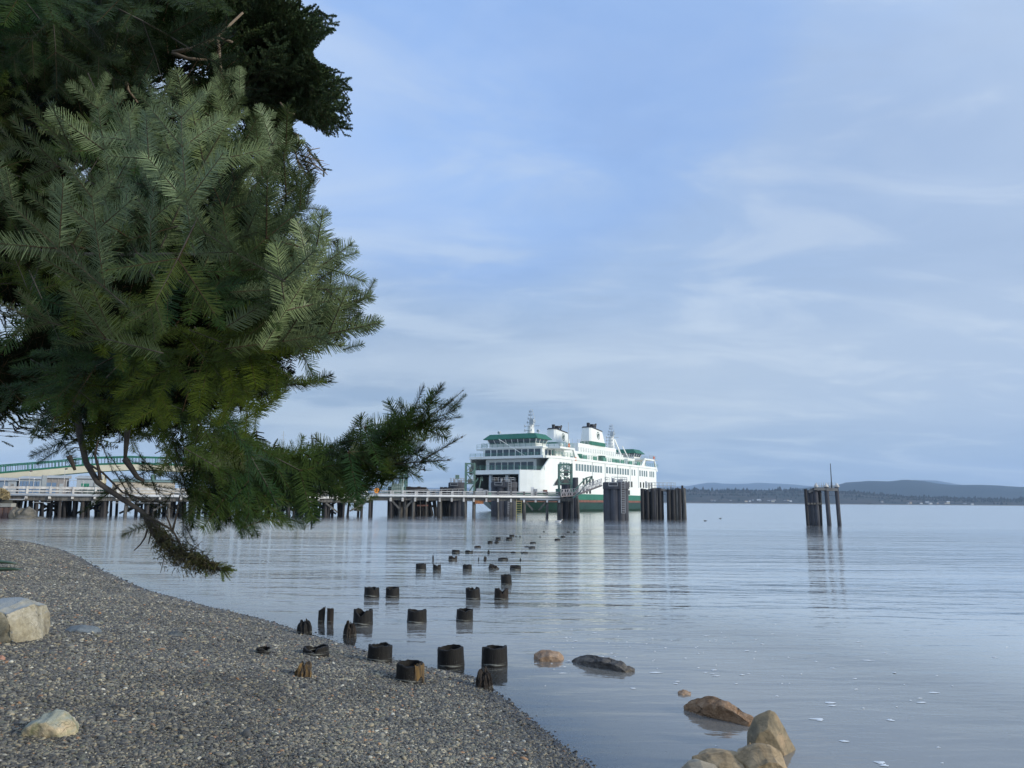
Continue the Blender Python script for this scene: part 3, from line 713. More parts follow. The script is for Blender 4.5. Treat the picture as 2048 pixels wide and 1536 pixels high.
mb = MB(); mb.bar((0, 0, -.3), (0, 0, .8), .08); mb.build('post', ALU, sg)
mb = MB(); mb.box(-.33, .33, -.05, 0, .72, 1.42); mb.build('panel', mat('sign_green_grey', (.12, .20, .16), .5), sg)
mb = MB(); mb.box(-.37, .37, 0.004, .03, .68, 1.46); mb.build('frame', RAILW, sg)
# ------------------------------------------------------------------ catwalk from the dock to the ferry berth
YC = 121.0
xa, xb = P(738, 1003, YC).x, P(1160, 1003, YC).x
cw = thing('catwalk_pier', 'narrow timber catwalk with a long white pipe in front of the ferry', 'pier', ((xa+xb)/2, YC, 0))
ox = (xa+xb)/2
def cx(px, Y=YC): return P(px, 1003, Y).x - ox
mb = MB(); mb.box(cx(738), cx(1145), -.1, 1.9, 2.92, 3.12); mb.build('deck', DECKW, cw)
mb = MB(); mb.box(cx(740), cx(1145), -.25, -.12, 2.62, 2.95); mb.box(cx(740), cx(1145), 1.92, 2.05, 2.62, 2.95); mb.build('stringer', PILE_L, cw)
mb = MB(); r_ = .17; za = 3.30
mb.path([(cx(690), -.5, 3.16), (cx(733), -.5, 3.16), (cx(734.5), -.5, 2.8), (cx(735.5), -.5, 2.62), (cx(737.5), -.5, 2.72), (cx(738.5), -.5, 3.1), (cx(740), -.5, za+.02), (cx(743), -.5, za+.04), (cx(1120), -.5, za)], r_, 10)
mb.build('white_pipe', PIPEW, cw, True)
mb = MB(); mb.path([(cx(1040), -.5, za-.38), (cx(1120), -.5, za-.38)], .15, 8); mb.build('lower_pipe', ALU, cw, True)
posts = [782, 806, 831, 855, 880, 904, 928, 948, 973, 996, 1022, 1048, 1071, 1094, 1118]
for y_ in (-.2, 2.0):
    mb = MB(); 
    for k, w in ((4.02, .14), (3.66, .10), (3.42, .08)): mb.bar((cx(742), y_, k), (cx(1118), y_, k), .08, w)
    mb.build('handrail', RAILW if y_ < 0 else DECKW, cw)
for i, px in enumerate(posts):
    mb = MB(); mb.box(cx(px)-.13, cx(px)+.13, -.32, -.10, 3.0, 4.1); mb.box(cx(px)-.10, cx(px)+.10, 1.95, 2.1, 3.0, 4.0); mb.build('rail_post', RAILW if 940 > px > 760 else DECKW, cw)
    mb = MB(); mb.box(cx(px)-.14, cx(px)+.14, -.62, -.3, 2.45, 2.98); mb.build('pipe_bracket', RAILW, cw)
for px, r_, m_ in ((740, .2, PILE), (782, .2, PILE), (827, .22, PILE_L), (881, .17, PILE_L), (877.5, .25, PILE_D), (930, .2, PILE_L), (948, .2, PILE_L), (996, .16, PILE_L), (1022, .2, PILE_L), (1048.5, .23, PILE_L), (1094.5, .22, PILE_L)):
    mb = MB(); lean = random.Random(px).uniform(-.12, .12)
    mb.tube((cx(px)+lean, -.05, -2), (cx(px), -.05, 2.9), r_*1.1, r_, 10); mb.build('pile', m_, cw, True)
    mb = MB(); mb.tube((cx(px)-lean, 1.6, -2), (cx(px), 1.6, 2.9), r_*1.1, r_, 10); mb.build('pile', PILE, cw, True)
for a, b, c_ in ((782, 827, 805), (1048.5, 1094.5, 1072)):
    dn = 1017 if a < 900 else 1020; zb = P(c_, dn, YC).z
    for s_ in (a, b):
        mb = MB(); mb.bar((cx(s_), -.2, 2.75), (cx(c_)+(s_-c_)*.02, -.2, max(.3, zb)), .16, .28); mb.build('brace', PILE_L, cw)
mb = MB()     # yellow ladder down to the water
for px in (1032.8, 1042.6): mb.bar((cx(px), -.5, 2.9), (cx(px), -.5, -.2), .06)
for z in np.arange(.1, 2.8, .36): mb.bar((cx(1032.8), -.5, z), (cx(1042.6), -.5, z), .05)
mb.build('yellow_ladder', mat('yellow_paint', (.45, .38, .13), .6), cw)
mb = MB(); mb.box(cx(950), cx(967), -.4, -.1, 2.15, 2.65); mb.build('rusty_bracket', mat('orange_rust', (.45, .17, .05), .8, .5, 3.0, (.15, .07, .04)), cw)
# small utility boxes and curled hoses on the far end of the walkway
for px, w, h, m_ in ((952, 1.0, .9, ALU), (964, .9, .7, ALU), (1062, .5, 1.2, PIPEW), (1067, .6, .9, ALU), (1112, .9, .95, STEELG)):
    mb = MB(); mb.box(cx(px), cx(px)+w, .4, 1.0, 3.13, 3.13+h+.5); mb.build('utility_box', m_, cw)
# steel lift towers
def tower(px0, px1, topy, Y, label, depth=2.0, arm=True):
    a, b = P(px0, 1003, Y).x, P(px1, 1003, Y).x; c = (a+b)/2; w = (b-a)/2; top = P(px0, topy, Y).z
    t = thing('steel_tower', label, 'tower', (c, Y, 0), 0, 'green steel towers of the ferry ramp')
    for sx in (-1, 1):
        for sy in (0, 1):
            mb = MB(); mb.tube((sx*w, sy*depth, -2), (sx*w, sy*depth, 3.2), .24, n=10); mb.build('pile', PILE_L, t, True)
            mb = MB(); mb.bar((sx*w, sy*depth, 3.2), (sx*w, sy*depth, top), .24); mb.build('column', STEELG, t)
    mb = MB(); zs = [3.4, 5.4, 7.2, top-.1] if top > 8 else [3.4, 5.0, top-.1]
    for z in zs:
        for sy in (0, 1): mb.bar((-w, sy*depth, z), (w, sy*depth, z), .15)
        for sx in (-1, 1): mb.bar((sx*w, 0, z), (sx*w, depth, z), .15)
    for z0, z1 in zip(zs[:-1], zs[1:]):
        if z0 < 5: continue
        mb.bar((-w, 0, z0), (w, 0, z1), .10); mb.bar((w, depth, z0), (-w, depth, z1), .10); mb.bar((w, 0, z0), (-w, 0, z1), .10)
        mb.bar((w, 0, z0), (w, depth, z1), .10)
    mb.build('bracing', STEELG, t)
    mb = MB(); mb.tube((-w*.2, depth/2, top-1.4), (w*.5, depth/2, top-1.4), .5, n=12); mb.box(-w*.5, w*.6, depth*.3, depth*.7, 5.5, 6.1); mb.build('winch', DECKW, t)
    return t
tower(930, 947.5, 925.5, 126, 'slim green steel tower over the catwalk, left of the ferry bow opening', 2.2)
tower(1119, 1144, 927, 121.4, 'wide green steel lattice tower on piles at the outer end of the catwalk', 2.4)
tower(799, 809.5, 925, 133, 'green steel tower half hidden behind the fir branch tip', 2.2)
# hoist legs of the transfer ramp
hb = thing('hoist_frame', 'slanted pale green hoist legs between the bow tower and the dolphin', 'hoist', P(945, 1003, 127))
o_ = hb.location
mb = MB()
for a, b in (((956, 957), (939, 982)), ((963, 953), (957, 984)), ((963, 953), (965, 962)), ((944, 962), (931, 962))):
    mb.bar(P(*a, 127)-o_, P(*b, 127)-o_, .2)
mb.build('leg', STEELG, hb)
# transfer ramp between towers (dark steel span, mostly behind the catwalk)
tr = thing('vehicle_ramp', 'dark steel vehicle ramp leading under the towers to the car deck', 'ramp', P(900, 1003, 133))
o_ = tr.location; mb = MB()
xx0, xx1 = P(756, 1003, 133).x-o_.x, P(930, 1003, 140).x-o_.x
mb.hexa([(xx0, -3, 2.6-o_.z), (xx1, 4, 2.9-o_.z), (xx1, 12, 2.9-o_.z), (xx0, 5, 2.6-o_.z), (xx0, -3, 3.1-o_.z), (xx1, 4, 3.7-o_.z), (xx1, 12, 3.7-o_.z), (xx0, 5, 3.1-o_.z)])
mb.build('deck', PILE_D, tr)
mb = MB()
for s_ in (0, 8):
    for k in range(16):
        x = xx0+(xx1-xx0)*k/15; y = -3+7*k/15+s_; mb.bar((x, y, 3.1+.6*k/15-o_.z), (x, y, 4.1+.6*k/15-o_.z), .06)
    mb.bar((xx0, -3+s_, 4.1-o_.z), (xx1, 4+s_, 4.7-o_.z), .07)
mb.build('railing', ALU, tr)
# gangway from the tower to the big dolphin
gw = thing('gangway', 'sloping aluminium gangway with truss sides rising from the catwalk end to the big dolphin', 'gangway', P(1150, 990, 120.0))
o_ = gw.location
a0, a1 = P(1122, 993, 120)-o_, P(1203, 971, 118.2)-o_
kn = P(1150, 991, 120)-o_
mb = MB(); mb.bar(a0, kn, .9, .16); mb.bar(kn, a1, .9, .16); mb.build('deck', mat('tan_decking', (.50, .38, .32), .7, .2, 2), gw)
mb = MB()
for off in (-.42, .42):
    v = Vector((0, off, 0)); prev = None
    segs = [a0.lerp(kn, i/5) for i in range(5)]+[kn.lerp(a1, i/14) for i in range(15)]
    for i, p in enumerate(segs):
        q = p+v; u = q+Vector((0, 0, 1.05)); mb.bar(q, u, .045)
        if prev: mb.bar(prev[1], u, .055); mb.bar(prev[0], u, .04) if i % 2 else mb.bar(prev[1], q, .04); mb.bar((prev[0]+prev[1])/2, (q+u)/2, .035)
        prev = (q, u)
mb.build('truss_rail', mat('pinkish_rail', (.62, .54, .50), .5), gw)
mb = MB()
for a, b in (((1146, 984), (1172, 956)), ((1172, 956), (1184, 953)), ((1184, 953), (1160, 984)), ((1160, 984), (1146, 996)), ((1172, 956), (1174, 960)), ((1184, 953), (1184, 960))):
    for Y in (119.3, 120.7): mb.bar(P(*a, Y)-o_, P(*b, Y)-o_, .19)
mb.bar(P(1184, 953, 119.3)-o_, P(1184, 953, 120.7)-o_, .18); mb.build('lift_arm', STEELG, gw)
# dark pipe-pile cluster under and behind the tower
pl = [(1123+i*5.2, 986, 1122+i*5.3, 1.5+(i % 2), .32, CONC) for i in range(5)]+[(1151, 955, 1151.5, 4.5, .45, CONC), (1144, 957, 1144, 4.8, .45, CONC), (1136, 957, 1136, 4.9, .45, CONC), (1155, 997, 1157, .5, .22, PILE_L), (1128, 960, 1128, 5.4, .45, CONC)]
tG, oG = pile_group('pile_dolphin', 'dark concrete pile cluster behind the lattice tower at the gangway foot', 'dolphin', 122, pl)
mb = MB(); mb.bar(loc(1122, 989, 121.4, oG), loc(1152, 989, 121.4, oG), .8, .55); mb.build('cap_beam', PILE_L, tG)
# ------------------------------------------------------------------ the long vehicle dock on the left
A = Vector((P(2, 1003, 103.2).x-6, 102.4, 0)); B = Vector((xa, 121.4, 0))
dk = thing('vehicle_dock', 'long timber vehicle dock with whitewashed railing and white pipe', 'dock', A, math.atan2(B.y-A.y, B.x-A.x))
Ld = (B-A).length
def dX(px):        # distance along the dock front at photo column px
    d = ray(px, 1000); # intersect ray with the line A-B in plan
    dirv = (B-A).normalized(); det = d.x*(-dirv.y) + dirv.x*d.y
    t = (A.x*(-dirv.y) + dirv.x*A.y)/det
    return (Vector((d.x*t, d.y*t, 0))-A).dot(dirv)
mb = MB(); mb.box(0, Ld, 0, 14, 2.55, 2.80); mb.build('deck', DECKW, dk)
mb = MB(); mb.box(0, Ld-.2, -.14, -.01, 2.2, 2.74); mb.build('edge_beam', PILE_L, dk)
mb = MB(); mb.path([(dX(4), -.45, 2.93), (Ld-1.2, -.45, 2.93)], .16, 10); mb.build('white_pipe', PIPEW, dk, True)
rx = list(np.arange(dX(6), Ld, 2.75))
for k, (z0, z1) in enumerate(((3.75, 4.08), (3.38, 3.56), (3.02, 3.16))):
    mb = MB(); mb.box(dX(3), Ld-.3, -.1, -.04, z0, z1); mb.build('rail_board', RAILW, dk)
mb = MB(); mb.box(dX(3), Ld-.3, 13.9, 13.96, 3.4, 4.0); mb.build('rail_board', RAILW, dk)
for x in rx:
    mb = MB(); mb.box(x-.13, x+.13, -.22, -.11, 2.8, 4.12); mb.box(x-.08, x+.08, 13.8, 13.89, 2.8, 4.0); mb.build('rail_post', RAILW, dk)
    mb = MB(); mb.box(x-.13, x+.13, -.62, -.15, 2.45, 2.76); mb.build('pipe_bracket', RAILW, dk)
rng = random.Random(8); npile = 0
for i, x in enumerate(np.arange(1.5, Ld-.5, 2.75)):
    for j, y in enumerate((.25, 3.2, 13.4)):
        if j == 1 and 18 < x < 21: continue
        r_ = rng.uniform(.17, .24); lx = rng.uniform(-.12, .12)
        mb = MB(); mb.tube((x+lx*2+rng.uniform(-.3, .3)*(j > 0), y, -2.2), (x, y, 2.5), r_*1.1, r_, 8)
        mb.build('pile', (PILE_L if rng.random() < .22 else PILE) if j == 0 else PILE_D, dk, True)  # rear rows near black, standing for the shade under the deck
mb = MB()
for x in np.arange(2.2, Ld-3, 1.15):
    for y in (1.6, 5.2, 8.8, 12.2):
        if 18.5 < x < 21.0: continue
        if rng.random() < .25: continue
        jx = rng.uniform(-.4, .4); mb.tube((x+jx+rng.uniform(-.5, .5), y, -2.2), (x+jx, y, 2.5), .2, .18, 7)
for x in np.arange(3, Ld-4, 5.5):
    for y in (4.0, 9.6): mb.bar((x, y, .4), (x+3.4, y, 2.3), .12, .28); mb.bar((x+3.4, y+.2, .4), (x, y+.2, 2.3), .12, .28)
o = mb.build('inner_piles', PILE_D, dk); o['kind'] = 'stuff'  # dark backing added so the space under the deck reads as shade
mb = MB()
for y in (.3, 7, 13.2): mb.box(0, Ld, y-.15, y+.15, 2.15, 2.5)
mb.build('pile_cap_beam', PILE_D, dk)
for p0, p1, za, zb in ((308, 342, .9, 2.1), (700, 729, .9, 2.1), (652, 676, 2.1, .7), (545, 575, .8, 2.1)):
    mb = MB(); mb.bar((dX(p0), -.1, za), (dX(p1), -.1, zb), .14, .26); mb.build('brace', PILE_L, dk)
mb = MB(); mb.box(dX(716), dX(728), 1.5, 4.0, .9, 2.2); mb.build('bulkhead', PILE_L, dk)
mb = MB(); mb.box(dX(184), dX(192), -.35, -.15, 1.7, 2.2); mb.build('junction_box', ALU, dk)
mb = MB()
for i, (p0, p1) in enumerate(((66, 102), (225, 340))): mb.bar((dX(p0), -.25, 1.95), (dX(p1), -.25, 1.95), .07)
mb.path([(dX(8), -.5, 2.3), (dX(46), -.5, 2.3), (dX(50), -.5, 2.35), (dX(52), -.5, 2.75)], .09, 8)
mb.build('conduit', ALU, dk)
# things on the dock
DZ = 2.8; ang = dk.rotation_euler.z
def on_dock(px, y):
    v = Vector((dX(px), y, 0)); v.rotate(Matrix.Rotation(ang, 3, 'Z').to_euler()); return A + v + Vector((0, 0, DZ))
def zpx(py, px, y):      # height above deck seen at photo row py for a thing at that spot
    p = on_dock(px, y); return P(px, py, p.y).z - DZ
def block(name, label, cat, p0, p1, y, dep, py, m, roof=None, parts=()):
    a = on_dock(p0, y); sc = (a.y/on_dock(p0, 0).y); w = (dX(p1)-dX(p0))*sc; h = zpx(py, p0, y)
    # shift sideways so the near face starts at column p0
    a.x = P(p0, 1000, a.y).x
    t = thing(name, label, cat, a, ang); mb = MB(); mb.box(0, w, 0, dep, 0, h); mb.build('wall', m, t)
    if roof:
        mb = MB(); mb.hexa([(-.25, -.3, h), (w+.25, -.3, h), (w+.25, dep+.2, h), (-.25, dep+.2, h), (-.25, -.3, h+.12), (w+.25, -.3, h+.12), (w+.25, dep+.2, h+.5), (-.25, dep+.2, h+.5)]); mb.build('roof', roof, t)
    for nm, x0, x1, z0, z1, m_ in parts:
        mb = MB(); mb.box(w*x0, w*x1, -.07, -.004, h*z0, h*z1); mb.build(nm, m_, t)
    return t
SIGNG = mat('sign_green', (.02, .20, .12), .5); BLUEGL = mat('blue_tinted_glass', (.16, .24, .36), .15)
block('toll_shed', 'long beige shed with grey-green eave on the dock behind the bare limb', 'shed', 222, 345, 8, 4, 963, BEIGE, mat('eave_green', (.20, .30, .28), .6),
      [('door', .72, .755, 0, .9, RAILW), ('door', .30, .335, 0, .9, RAILW)])
block('booth', 'small light grey booth with flat dark-edged roof on the dock', 'booth', 150, 193, 6, 3, 957, GREY, WHITE_D, [('door', .48, .56, 0, .62, RUST), ('door', .80, .84, 0, .8, DECKW)])
block('waiting_shelter', 'glazed grey passenger shelter behind the dock railing near shore', 'shelter', 34, 78, 5, 3, 958, GREY, WHITE_D, [('window', .05+.155*i, .18+.155*i, .12, .88, BLUEGL) for i in range(6)])
block('ticket_kiosk', 'open grey kiosk with a sloping frame roof between shelter and booth', 'kiosk', 88, 127, 6, 3, 956, mat('taupe_wall', (.30, .28, .27), .7, .1, 1), WHITE_D, [('window', .05, .28, .1, .75, BLUEGL), ('window', .33, .55, .1, .75, BLUEGL), ('door', .72, .9, 0, .7, GREY), ('post', .30, .32, 0, 1, RAILW), ('post', .62, .64, 0, 1, RAILW)])
block('blue_shed', 'low blue-grey shed at the landward end of the dock with a white notice', 'shed', -14, 30, 5, 3, 961, mat('blue_grey_wall', (.20, .27, .36), .6, .1, 1), WHITE_D, [('notice', .72, .88, .55, .8, RAILW), ('door', .62, .98, 0, .97, GREY)])
t = thing('lane_sign', 'green rectangular sign standing in front of the grey booth', 'sign', on_dock(152, 3), ang)
mb = MB(); h = zpx(967, 152, 3); mb.box(0, 1.0, 0, .06, h-.42, h+.02); mb.build('panel', SIGNG, t)
mb = MB(); mb.bar((.1, .1, 0), (.1, .1, h-.1), .06); mb.bar((.9, .1, 0), (.9, .1, h-.1), .06); mb.build('post', ALU, t)
# chain link fence on the dock, near shore
def dock_fence(name, label, p0, p1, y, py):
    a = on_dock(p0, y); t = thing(name, label, 'fence', a, ang); w = dX(p1)-dX(p0); h = zpx(py, p0, y)
    n = max(2, int(w/1.6))
    for i in range(n+1):
        mb = MB(); mb.tube((w*i/n, 0, 0), (w*i/n, 0, h), .045, n=6); mb.build('post', ALU, t)
    mb = MB(); mb.bar((0, 0, h-.05), (w, 0, h-.05), .05); mb.bar((0, 0, h*.5), (w, 0, h*.5), .04)
    for i in range(int(w/.42)): mb.bar((.42*i, 0, .05), (.42*i, 0, h-.05), .022)
    mb.build('mesh', ALU, t)
dock_fence('mesh_fence', 'tall grey mesh fence panels on the dock in front of the glazed shelter', 3, 62, .6, 955)
dock_fence('mesh_fence', 'lower wire mesh fence on the dock in front of the grey booth', 128, 196, .6, 960)
t = thing('fence_gate_post', 'thick grey gate box standing at the dock railing', 'post', on_dock(79, .4), ang)
mb = MB(); h = zpx(951, 79, .4); mb.box(0, .5, 0, .4, 0, h); mb.box(-.1, .1, .1, .3, 0, h*1.03); mb.build('box', mat('gate_grey', (.30, .33, .34), .6), t)
mb = MB(); mb.box(.02, .48, -.03, -.004, .4, .5); mb.build('label_plate', RAILW, t)
for px, py, lb in ((44, 942, 'thin grey lamp pole with a small dark lamp on the dock by the fence'), (116, 938, 'taller thin dark pole rising in front of the cream walkway')):
    t = thing('lamp_pole', lb, 'lamp', on_dock(px, 3), ang, 'thin poles on the dock'); h = zpx(py, px, 3); mb = MB(); mb.tube((0, 0, 0), (0, 0, h), .05, .03, 6); mb.build('pole', ALU, t)
    mb = MB(); mb.tube((0, 0, h), (.28, -.1, h+.06), .12, .12, 8); mb.build('lamp', DECKW, t)
# parked car on the dock (dark green roof just above the railing)
def car(px, py, y, col, label, L_=4.3):
    t = thing('parked_car', label, 'car', on_dock(px, y), ang, 'cars waiting on the dock')
    m_ = mat('car_paint_'+label.split()[0], col, .3)
    prof = [(0, .35), (0, .78), (.75, .90), (1.35, 1.38), (2.9, 1.42), (3.75, .95), (L_, .88), (L_, .35)]
    mb = MB(); n = len(prof); mb.add([(x, 0, z) for x, z in prof]+[(x, 1.7, z) for x, z in prof], [tuple(range(n)), tuple(range(n, 2*n))[::-1]]+[(i, i+n, (i+1) % n+n, (i+1) % n) for i in range(n)]); mb.build('body', m_, t)
    for x in (.8, L_-.85):
        for y_ in (-.03, 1.53): mb = MB(); mb.tube((x, y_, .32), (x, y_+.2, .32), .32, n=14); mb.build('wheel', BLACKP, t)
    mb = MB(); mb.add([(1.15, -.01, .98), (3.35, -.01, .98), (2.8, -.01, 1.32), (1.45, -.01, 1.32)], [(0, 1, 2, 3)]); mb.build('side_window', GLASS, t)
    mb = MB(); mb.box(-.02, .0, .1, .4, .6, .72); mb.build('headlight', PIPEW, t)
car(134, 974, 3.6, (.03, .07, .06), 'dark green car parked on the dock by the small grey booth')
car(196, 974, 9.0, (.55, .56, .57), 'silver car parked behind the booth near the beige shed')
# overhead passenger walkway
ow = thing('overhead_walkway', 'cream overhead passenger walkway with green railings sloping up above the dock', 'walkway', A + Vector((0, 0, 0)), ang)
Yw = 9.0
def owp(px, py, y=Yw):
    a = on_dock(px, y); q = P(px, py, a.y); v = q-A; v.rotate(Matrix.Rotation(-ang, 3, 'Z').to_euler()); return v
secs = [(-40, 952, 975, 934), (0, 947, 961.5, 929.5), (110, 937, 950, 921), (178, 930.5, 944, 914), (260, 928, 940, 912), (330, 930, 942, 914), (420, 935, 947, 919), (560, 942, 952, 927), (700, 948, 957, 934)]
for nm, ia, ib, m_ in (('girder', 1, 2, CREAM), ):
    mb = MB()
    for s0_, s1_ in zip(secs[:-1], secs[1:]):
        a, b = owp(s0_[0], s0_[ia]), owp(s1_[0], s1_[ia]); c, d = owp(s0_[0], s0_[ib]), owp(s1_[0], s1_[ib]); w3 = Vector((0, 3, 0))
        mb.hexa([c, d, d+w3, c+w3, a, b, b+w3, a+w3])
    mb.build('girder', CREAM, ow)
mb = MB(); mr = MB(); mp_ = MB(); ml = MB()
for s0_, s1_ in zip(secs[:-1], secs[1:]):
    for off in (0, 3):
        w3 = Vector((0, off, 0)); a, b, c, d = owp(s0_[0], s0_[1])+w3, owp(s1_[0], s1_[1])+w3, owp(s0_[0], s0_[3])+w3, owp(s1_[0], s1_[3])+w3
        up = Vector((0, 0, .12)); mb.bar(a+up, b+up, .12, .26); mb.bar(c-up*.5, d-up*.5, .12, .16)
        n = max(1, int((b-a).length/.42))
        for i in range(n):
            p, q = a.lerp(b, i/n), c.lerp(d, i/n)
            if i % 8 == 0: mb.bar(p, q, .30, .12)
            elif not (off == 0 and i % 8 in (4,)): ml.bar(p, q, .10, .05)
        if off == 0:
            for i in range(0, n, 8): pass
    lo0, lo1 = owp(s0_[0], s0_[2]), owp(s1_[0], s1_[2]); dz = Vector((0, 0, -.06)); mr.bar(lo0+dz+Vector((0, -.05, 0)), lo1+dz+Vector((0, -.05, 0)), .1, .12)
mb.build('railing_frame', GREEN, ow); ml.build('balusters', mat('dark_baluster', (.04, .06, .06), .6), ow); mr.build('lower_flange', GREEN_D, ow)
for px in (-30, 205, 306, 430, 600):
    q = owp(px, 945); mb = MB(); 
    for off in (.4, 2.6): mb.tube((q.x, q.y+off, -2), (q.x, q.y+off, q.z-.3), .3, n=10)
    mb.build('support', (STEELG if px != 205 else CREAM), ow, True)
# orange round sign and green structure by the fir tip
t = thing('round_sign', 'round orange warning sign on a post at the junction of dock and catwalk', 'sign', (P(753, 1003, 120.2).x, 120.2, 3.1))
c_ = P(753, 981, 120.2)-t.location
mb = MB(); mb.bar((0, .06, 0), (0, .06, c_.z), .07); mb.build('post', ALU, t)
mb = MB(); mb.tube((0, 0, c_.z), (0, -.05, c_.z), .42, n=24); mb.build('disc', mat('sign_orange', (.85, .30, .03), .5), t)
mb = MB(); mb.box(-.09, .07, -.058, -.054, c_.z-.2, c_.z+.2); mb.box(-.16, .14, -.062, -.059, c_.z+.02, c_.z+.07); mb.box(-.14, .16, -.062, -.059, c_.z-.12, c_.z-.07); mb.build('symbol', mat('sign_brown', (.30, .12, .04), .6), t)
t = thing('control_hut', 'pale green railed control platform behind the orange sign', 'platform', (P(778, 1003, 126).x, 126, 3.0))
mb = MB(); mb.box(-1.2, 2.6, 0, 2.4, .0, .15)
for x in np.arange(-1.2, 2.7, .38): mb.bar((x, 0, .1), (x, 0, 2.0), .05)
for z in (.9, 1.5, 2.0): mb.bar((-1.2, 0, z), (2.6, 0, z), .06)
mb.build('railing', STEELG, t); mb = MB(); mb.box(.2, 1.9, .8, 2.2, .15, 2.3); mb.build('cabinet', mat('pale_green_grey', (.30, .36, .31), .6, .2, 1), t)
mb = MB(); mb.bar((2.2, -.3, -.5), (2.2, -.3, 3.0), .28); mb.build('post', mat('pale_mint', (.48, .58, .50), .5), t)
t = thing('tall_antenna_mast', 'thin guyed antenna mast showing just above the lower fir bough', 'mast', (P(560, 1003, 150).x, 150, 2.0))
mb = MB(); zt = P(560, 862, 150).z-2; mb.tube((0, 0, 0), (0, 0, zt), .12, .05, 6); mb.bar((-.6, 0, zt-1.6), (.6, 0, zt-1.6), .06); mb.bar((-.4, 0, zt-.8), (.4, 0, zt-.8), .05); mb.build('mast', GREY, t)
# shore end: sheet pile wall, riprap
t = thing('seawall', 'reddish brown sheet pile seawall with grey concrete top where the dock meets the shore', 'wall', (P(10, 1003, 98).x, 98, 0))
mb = MB(); x1_ = P(24, 1003, 98).x-t.location.x
x = -16
while x < x1_-.1:
    mb.box(x, x+.35, 0, .3, -1, P(10, 1014, 98).z); mb.box(x+.35, x+.7, .12, .42, -1, P(10, 1014, 98).z-.002); x += .7
mb.build('sheet_piles', mat('rust_brown_sheet', (.15, .085, .065), .85, .5, 1.2, (.08, .06, .055)), t)
mb = MB(); mb.box(-16, x1_, -.1, .9, P(10, 1014, 98).z+.004, P(10, 1006.5, 98).z); mb.build('cap', mat('old_concrete', (.32, .31, .27), .85, .3, 1.0), t)
# ------------------------------------------------------------------ pile stubs of the old pier
WOODB = mat('wet_black_wood', (.008, .008, .008), .6, .5, 6.0, (.018, .0165, .0145), bump=.012, bscale=18, stretch=(6, 6, .7), spec=.25)
WOODG = mat('rotten_golden_wood', (.20, .12, .035), .8, .6, 5.0, (.035, .028, .022), bump=.02, bscale=14, stretch=(6, 6, .8), thr=(.40, .60))
WOODP = mat('splintered_wood', (.018, .015, .013), .7, .5, 7.0, (.045, .034, .026), bump=.02, bscale=16, stretch=(6, 6, .7), spec=.25)
FILL = mat('stump_fill', (.09, .10, .10), .7, .4, 9.0, (.05, .05, .05), bump=.01)
def tide_ring(m):
    t = m.node_tree; b = t.nodes['Principled BSDF']; src = b.inputs['Base Color'].links[0].from_socket
    tc = N('ShaderNodeTexCoord', t); sp = N('ShaderNodeSeparateXYZ', t); L(t, tc.outputs['Object'], sp.inputs[0])
    nz = noise_tex(t, mapping(t, tc.outputs['Object'], (4, 4, 30)), 1.5, 4, .6)
    z = math_node(t, 'ADD', sp.outputs[2], math_node(t, 'MULTIPLY', noise_tex(t, tc.outputs['Object'], 3.0, 2), .03))
    ring = ramp(t, z, [(.030, 0.0), (.045, 1.0), (.055, 1.0), (.070, 0.0)]); br = ramp(t, nz, [(.48, 0.0), (.56, 1.0)])
    c = mix_col(t, math_node(t, 'MULTIPLY', ring, math_node(t, 'MULTIPLY', br, .8)), src, (.28, .29, .26))
    sp2 = ramp(t, noise_tex(t, tc.outputs['Object'], 60, 3), [(.66, 0.0), (.70, 1.0)])
    low = ramp(t, z, [(.10, 1.0), (.22, 0.0)])
    c = mix_col(t, math_node(t, 'MULTIPLY', sp2, math_node(t, 'MULTIPLY', low, .5)), c, (.25, .25, .22))
    L(t, c, b.inputs['Base Color'])
for m_ in (WOODB, WOODP): tide_ring(m_)
